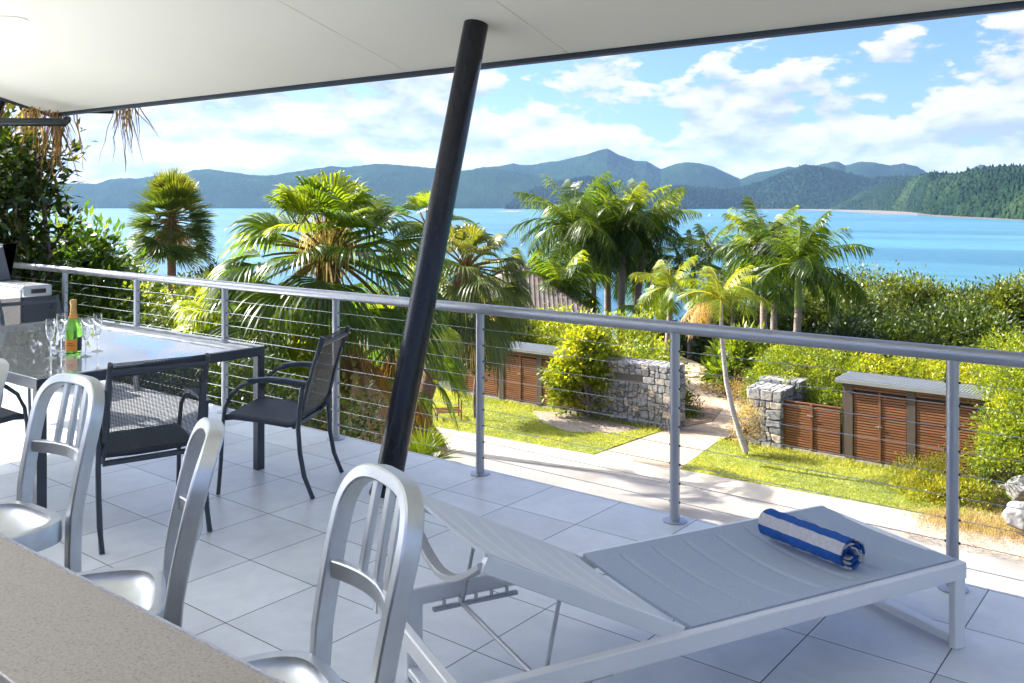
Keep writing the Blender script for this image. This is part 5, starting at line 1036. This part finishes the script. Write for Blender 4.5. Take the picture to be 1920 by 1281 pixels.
g = np.random.default_rng(62); m = 5000; P = np.stack([g.uniform(-5, 1, m), g.uniform(18.4, 20.2, m)], 1); az = g.uniform(0, 6.28, m); sd = np.stack([np.cos(az), np.sin(az), g.normal(size=m)*.3], 1)*.03; s2 = np.stack([-np.sin(az), np.cos(az), g.normal(size=m)*.2], 1)*.008; b0 = np.concatenate([P, np.full((m, 1), -4.765)], 1)
o = arr_mesh('leaf_litter', np.stack([b0-sd, b0+s2, b0+sd, b0-s2], 1), np.arange(m*4), g.uniform(0, 1, m), DEAD); tag(o, 'brown leaf litter scattered along the right kerb', 'leaf litter', kind='stuff')
# woodland band beyond the fence, right
wood = [(1560, 560, 46, 3.0, 'yellow green tree right of the right-hand palms'), (1620, 590, 52, 3.3, 'olive tree third from the right-hand palms'), (1690, 560, 50, 3.2, 'tree with the highest rounded top before the bay'), (1755, 580, 55, 3.4, 'dark tree behind the flat-topped shrubs'), (1810, 590, 48, 3.0, 'tree with reddish new leaves at the woodland middle'), (1870, 575, 50, 3.2, 'bushy tree near the right edge of the woodland'), (1925, 560, 46, 3.1, 'tall bright tree cut off by the right edge'),
        (1520, 600, 42, 2.5, 'shaded tree directly behind the right-hand palm trunks'), (1650, 630, 40, 2.4, 'low dark tree behind the lime green hedge'), (1730, 630, 38, 2.4, 'blue green tree above the lime green hedge'), (1800, 640, 38, 2.2, 'shaded low tree above the right cabinet'), (1880, 640, 36, 2.3, 'deep green low tree above the bright shrub'), (1590, 650, 38, 2.0, 'dim tree behind the clipped hedge'),
        (1450, 590, 48, 2.6, 'twiggy tree between the palm trunks'), (1370, 600, 50, 2.4, 'leafy tree behind the leaning palm crown'), (1300, 640, 46, 2.2, 'dark understorey tree at the driveway end'), (1390, 640, 42, 1.9, 'shadowy tree above the dry shrubs'), (1230, 640, 48, 1.9, 'sunlit tree behind the trunks of the middle palms')]
for i, (px, py, D, r, lb) in enumerate(wood):
    g = random.Random(900+i); bs = []
    for k in range(6): bs.append(bl(px+g.uniform(-1, 1)*r*.55*F/D, py+g.uniform(-.1, 1)*r*.45*F/D, D+g.uniform(-1, 1), r*g.uniform(.38, .6), r*g.uniform(.38, .6), r*g.uniform(.34, .52)))
    tree('woodland_tree', lb, 'tree', bs, 13000, .20, L3, 300+i, tr=.14, limbs=9, group='trees of the woodland beyond the fence', clump=.55, fill=.35, tb=[.15, .0, .2, -.05, .05, .05, .2, .05, -.2, -.1, -.15, -.1, -.25, .15, .1, -.2, -.2, .1][i])
# mixed planting beyond the railing on the left
lows = [(262, 585, 22, .9, L4, 'feathery bright shrub left of the round-crowned palm trunk'), (392, 570, 24, .9, L2, 'leafy shrub right of the round-crowned palm trunk'), (225, 540, 26, .8, L2, 'pale green shrub above the second railing bay'), (300, 640, 18, 1.0, L3, 'dark shrub low behind the table edge'), (420, 545, 30, .8, L2, 'small crown beside the large fan palm'), (80, 640, 14, 1.1, L3, 'shaded shrub behind the bottle and flutes'), (560, 720, 15, 1.1, L2, 'lime shrub below the largest fan palm'), (330, 720, 15, 1.0, L2, 'green shrub behind the mesh chair back'), (880, 650, 27, .8, L3, 'shrub above the left low gate'), (930, 600, 33, .9, L3, 'shrub against the brown house wall')]
for i, (px, py, D, r, mt_, lb) in enumerate(lows):
    g = random.Random(500+i); bs = [bl(px+g.uniform(-1, 1)*r*.6*F/D, py+g.uniform(-.6, .8)*r*.5*F/D, D+g.uniform(-.6, .6), r*g.uniform(.4, .65)) for k in range(5)]
    tree('garden_shrub', lb, 'shrub', bs, 4200, .14 if D < 20 else .17, mt_, 520+i, tr=.05, limbs=7, group='mixed shrubs beyond the railing', clump=.32, aspect=.32, fill=.4, tb=.05)
for i, (px, py, D, lb) in enumerate([(265, 600, 22, 'young feather palm behind the third railing post'), (215, 560, 24, 'arching feather palm behind the second railing post'), (390, 600, 26, 'feather palm right of the round-crowned palm trunk')]):
    cc = atd(px, py, D); feather_palm(lb, cc, -5.2, 10, 1.2, 130+i, .4, PG, .07, (0, 0), (80, -25), 'young feather palms behind the left railing', .5, 1.4, .05)
far = [(60, 500, 60, 4), (160, 540, 70, 4), (260, 545, 65, 3.4), (420, 560, 60, 3.6), (520, 580, 60, 3.8), (600, 590, 55, 3.4), (700, 580, 60, 3.5), (800, 560, 60, 3.4), (900, 570, 62, 3.2)]
fl_ = ['far left', 'second', 'third', 'fourth', 'fifth', 'sixth', 'seventh', 'eighth', 'ninth']
for i, (px, py, D, r) in enumerate(far):
    g = random.Random(700+i); bs = [bl(px+g.uniform(-1, 1)*r*.7*F/D, py+g.uniform(0, 1)*r*.5*F/D, D+g.uniform(-1.5, 1.5), r*g.uniform(.35, .55)) for k in range(5)]
    tree('background_tree', fl_[i]+' of the dark trees screened by the fan palms, counting from the left', 'tree', bs, 3600, .32, L3, 720+i, tr=.18, limbs=6, group='dark trees behind the fan palms', clump=.7, tb=.0)
# ------------------------------------------------------------------ haze
mb = MB(); mb.box((-9000, -60, -24.5), (9000, 12000, 640)); hm = bpy.data.materials.new('haze'); hm.use_nodes = True; hn = hm.node_tree; hn.nodes.remove(hn.nodes['Principled BSDF'])
pv = hn.nodes.new('ShaderNodeVolumePrincipled'); pv.inputs['Color'].default_value = (.34, .58, 1, 1); pv.inputs['Density'].default_value = .000036; pv.inputs['Anisotropy'].default_value = .25; hn.links.new(pv.outputs[0], hn.nodes['Material Output'].inputs['Volume'])
o = mb.build('haze', hm, smooth=False, kind='stuff'); tag(o, 'pale blue sea haze softening the far hills across the bay', 'haze')
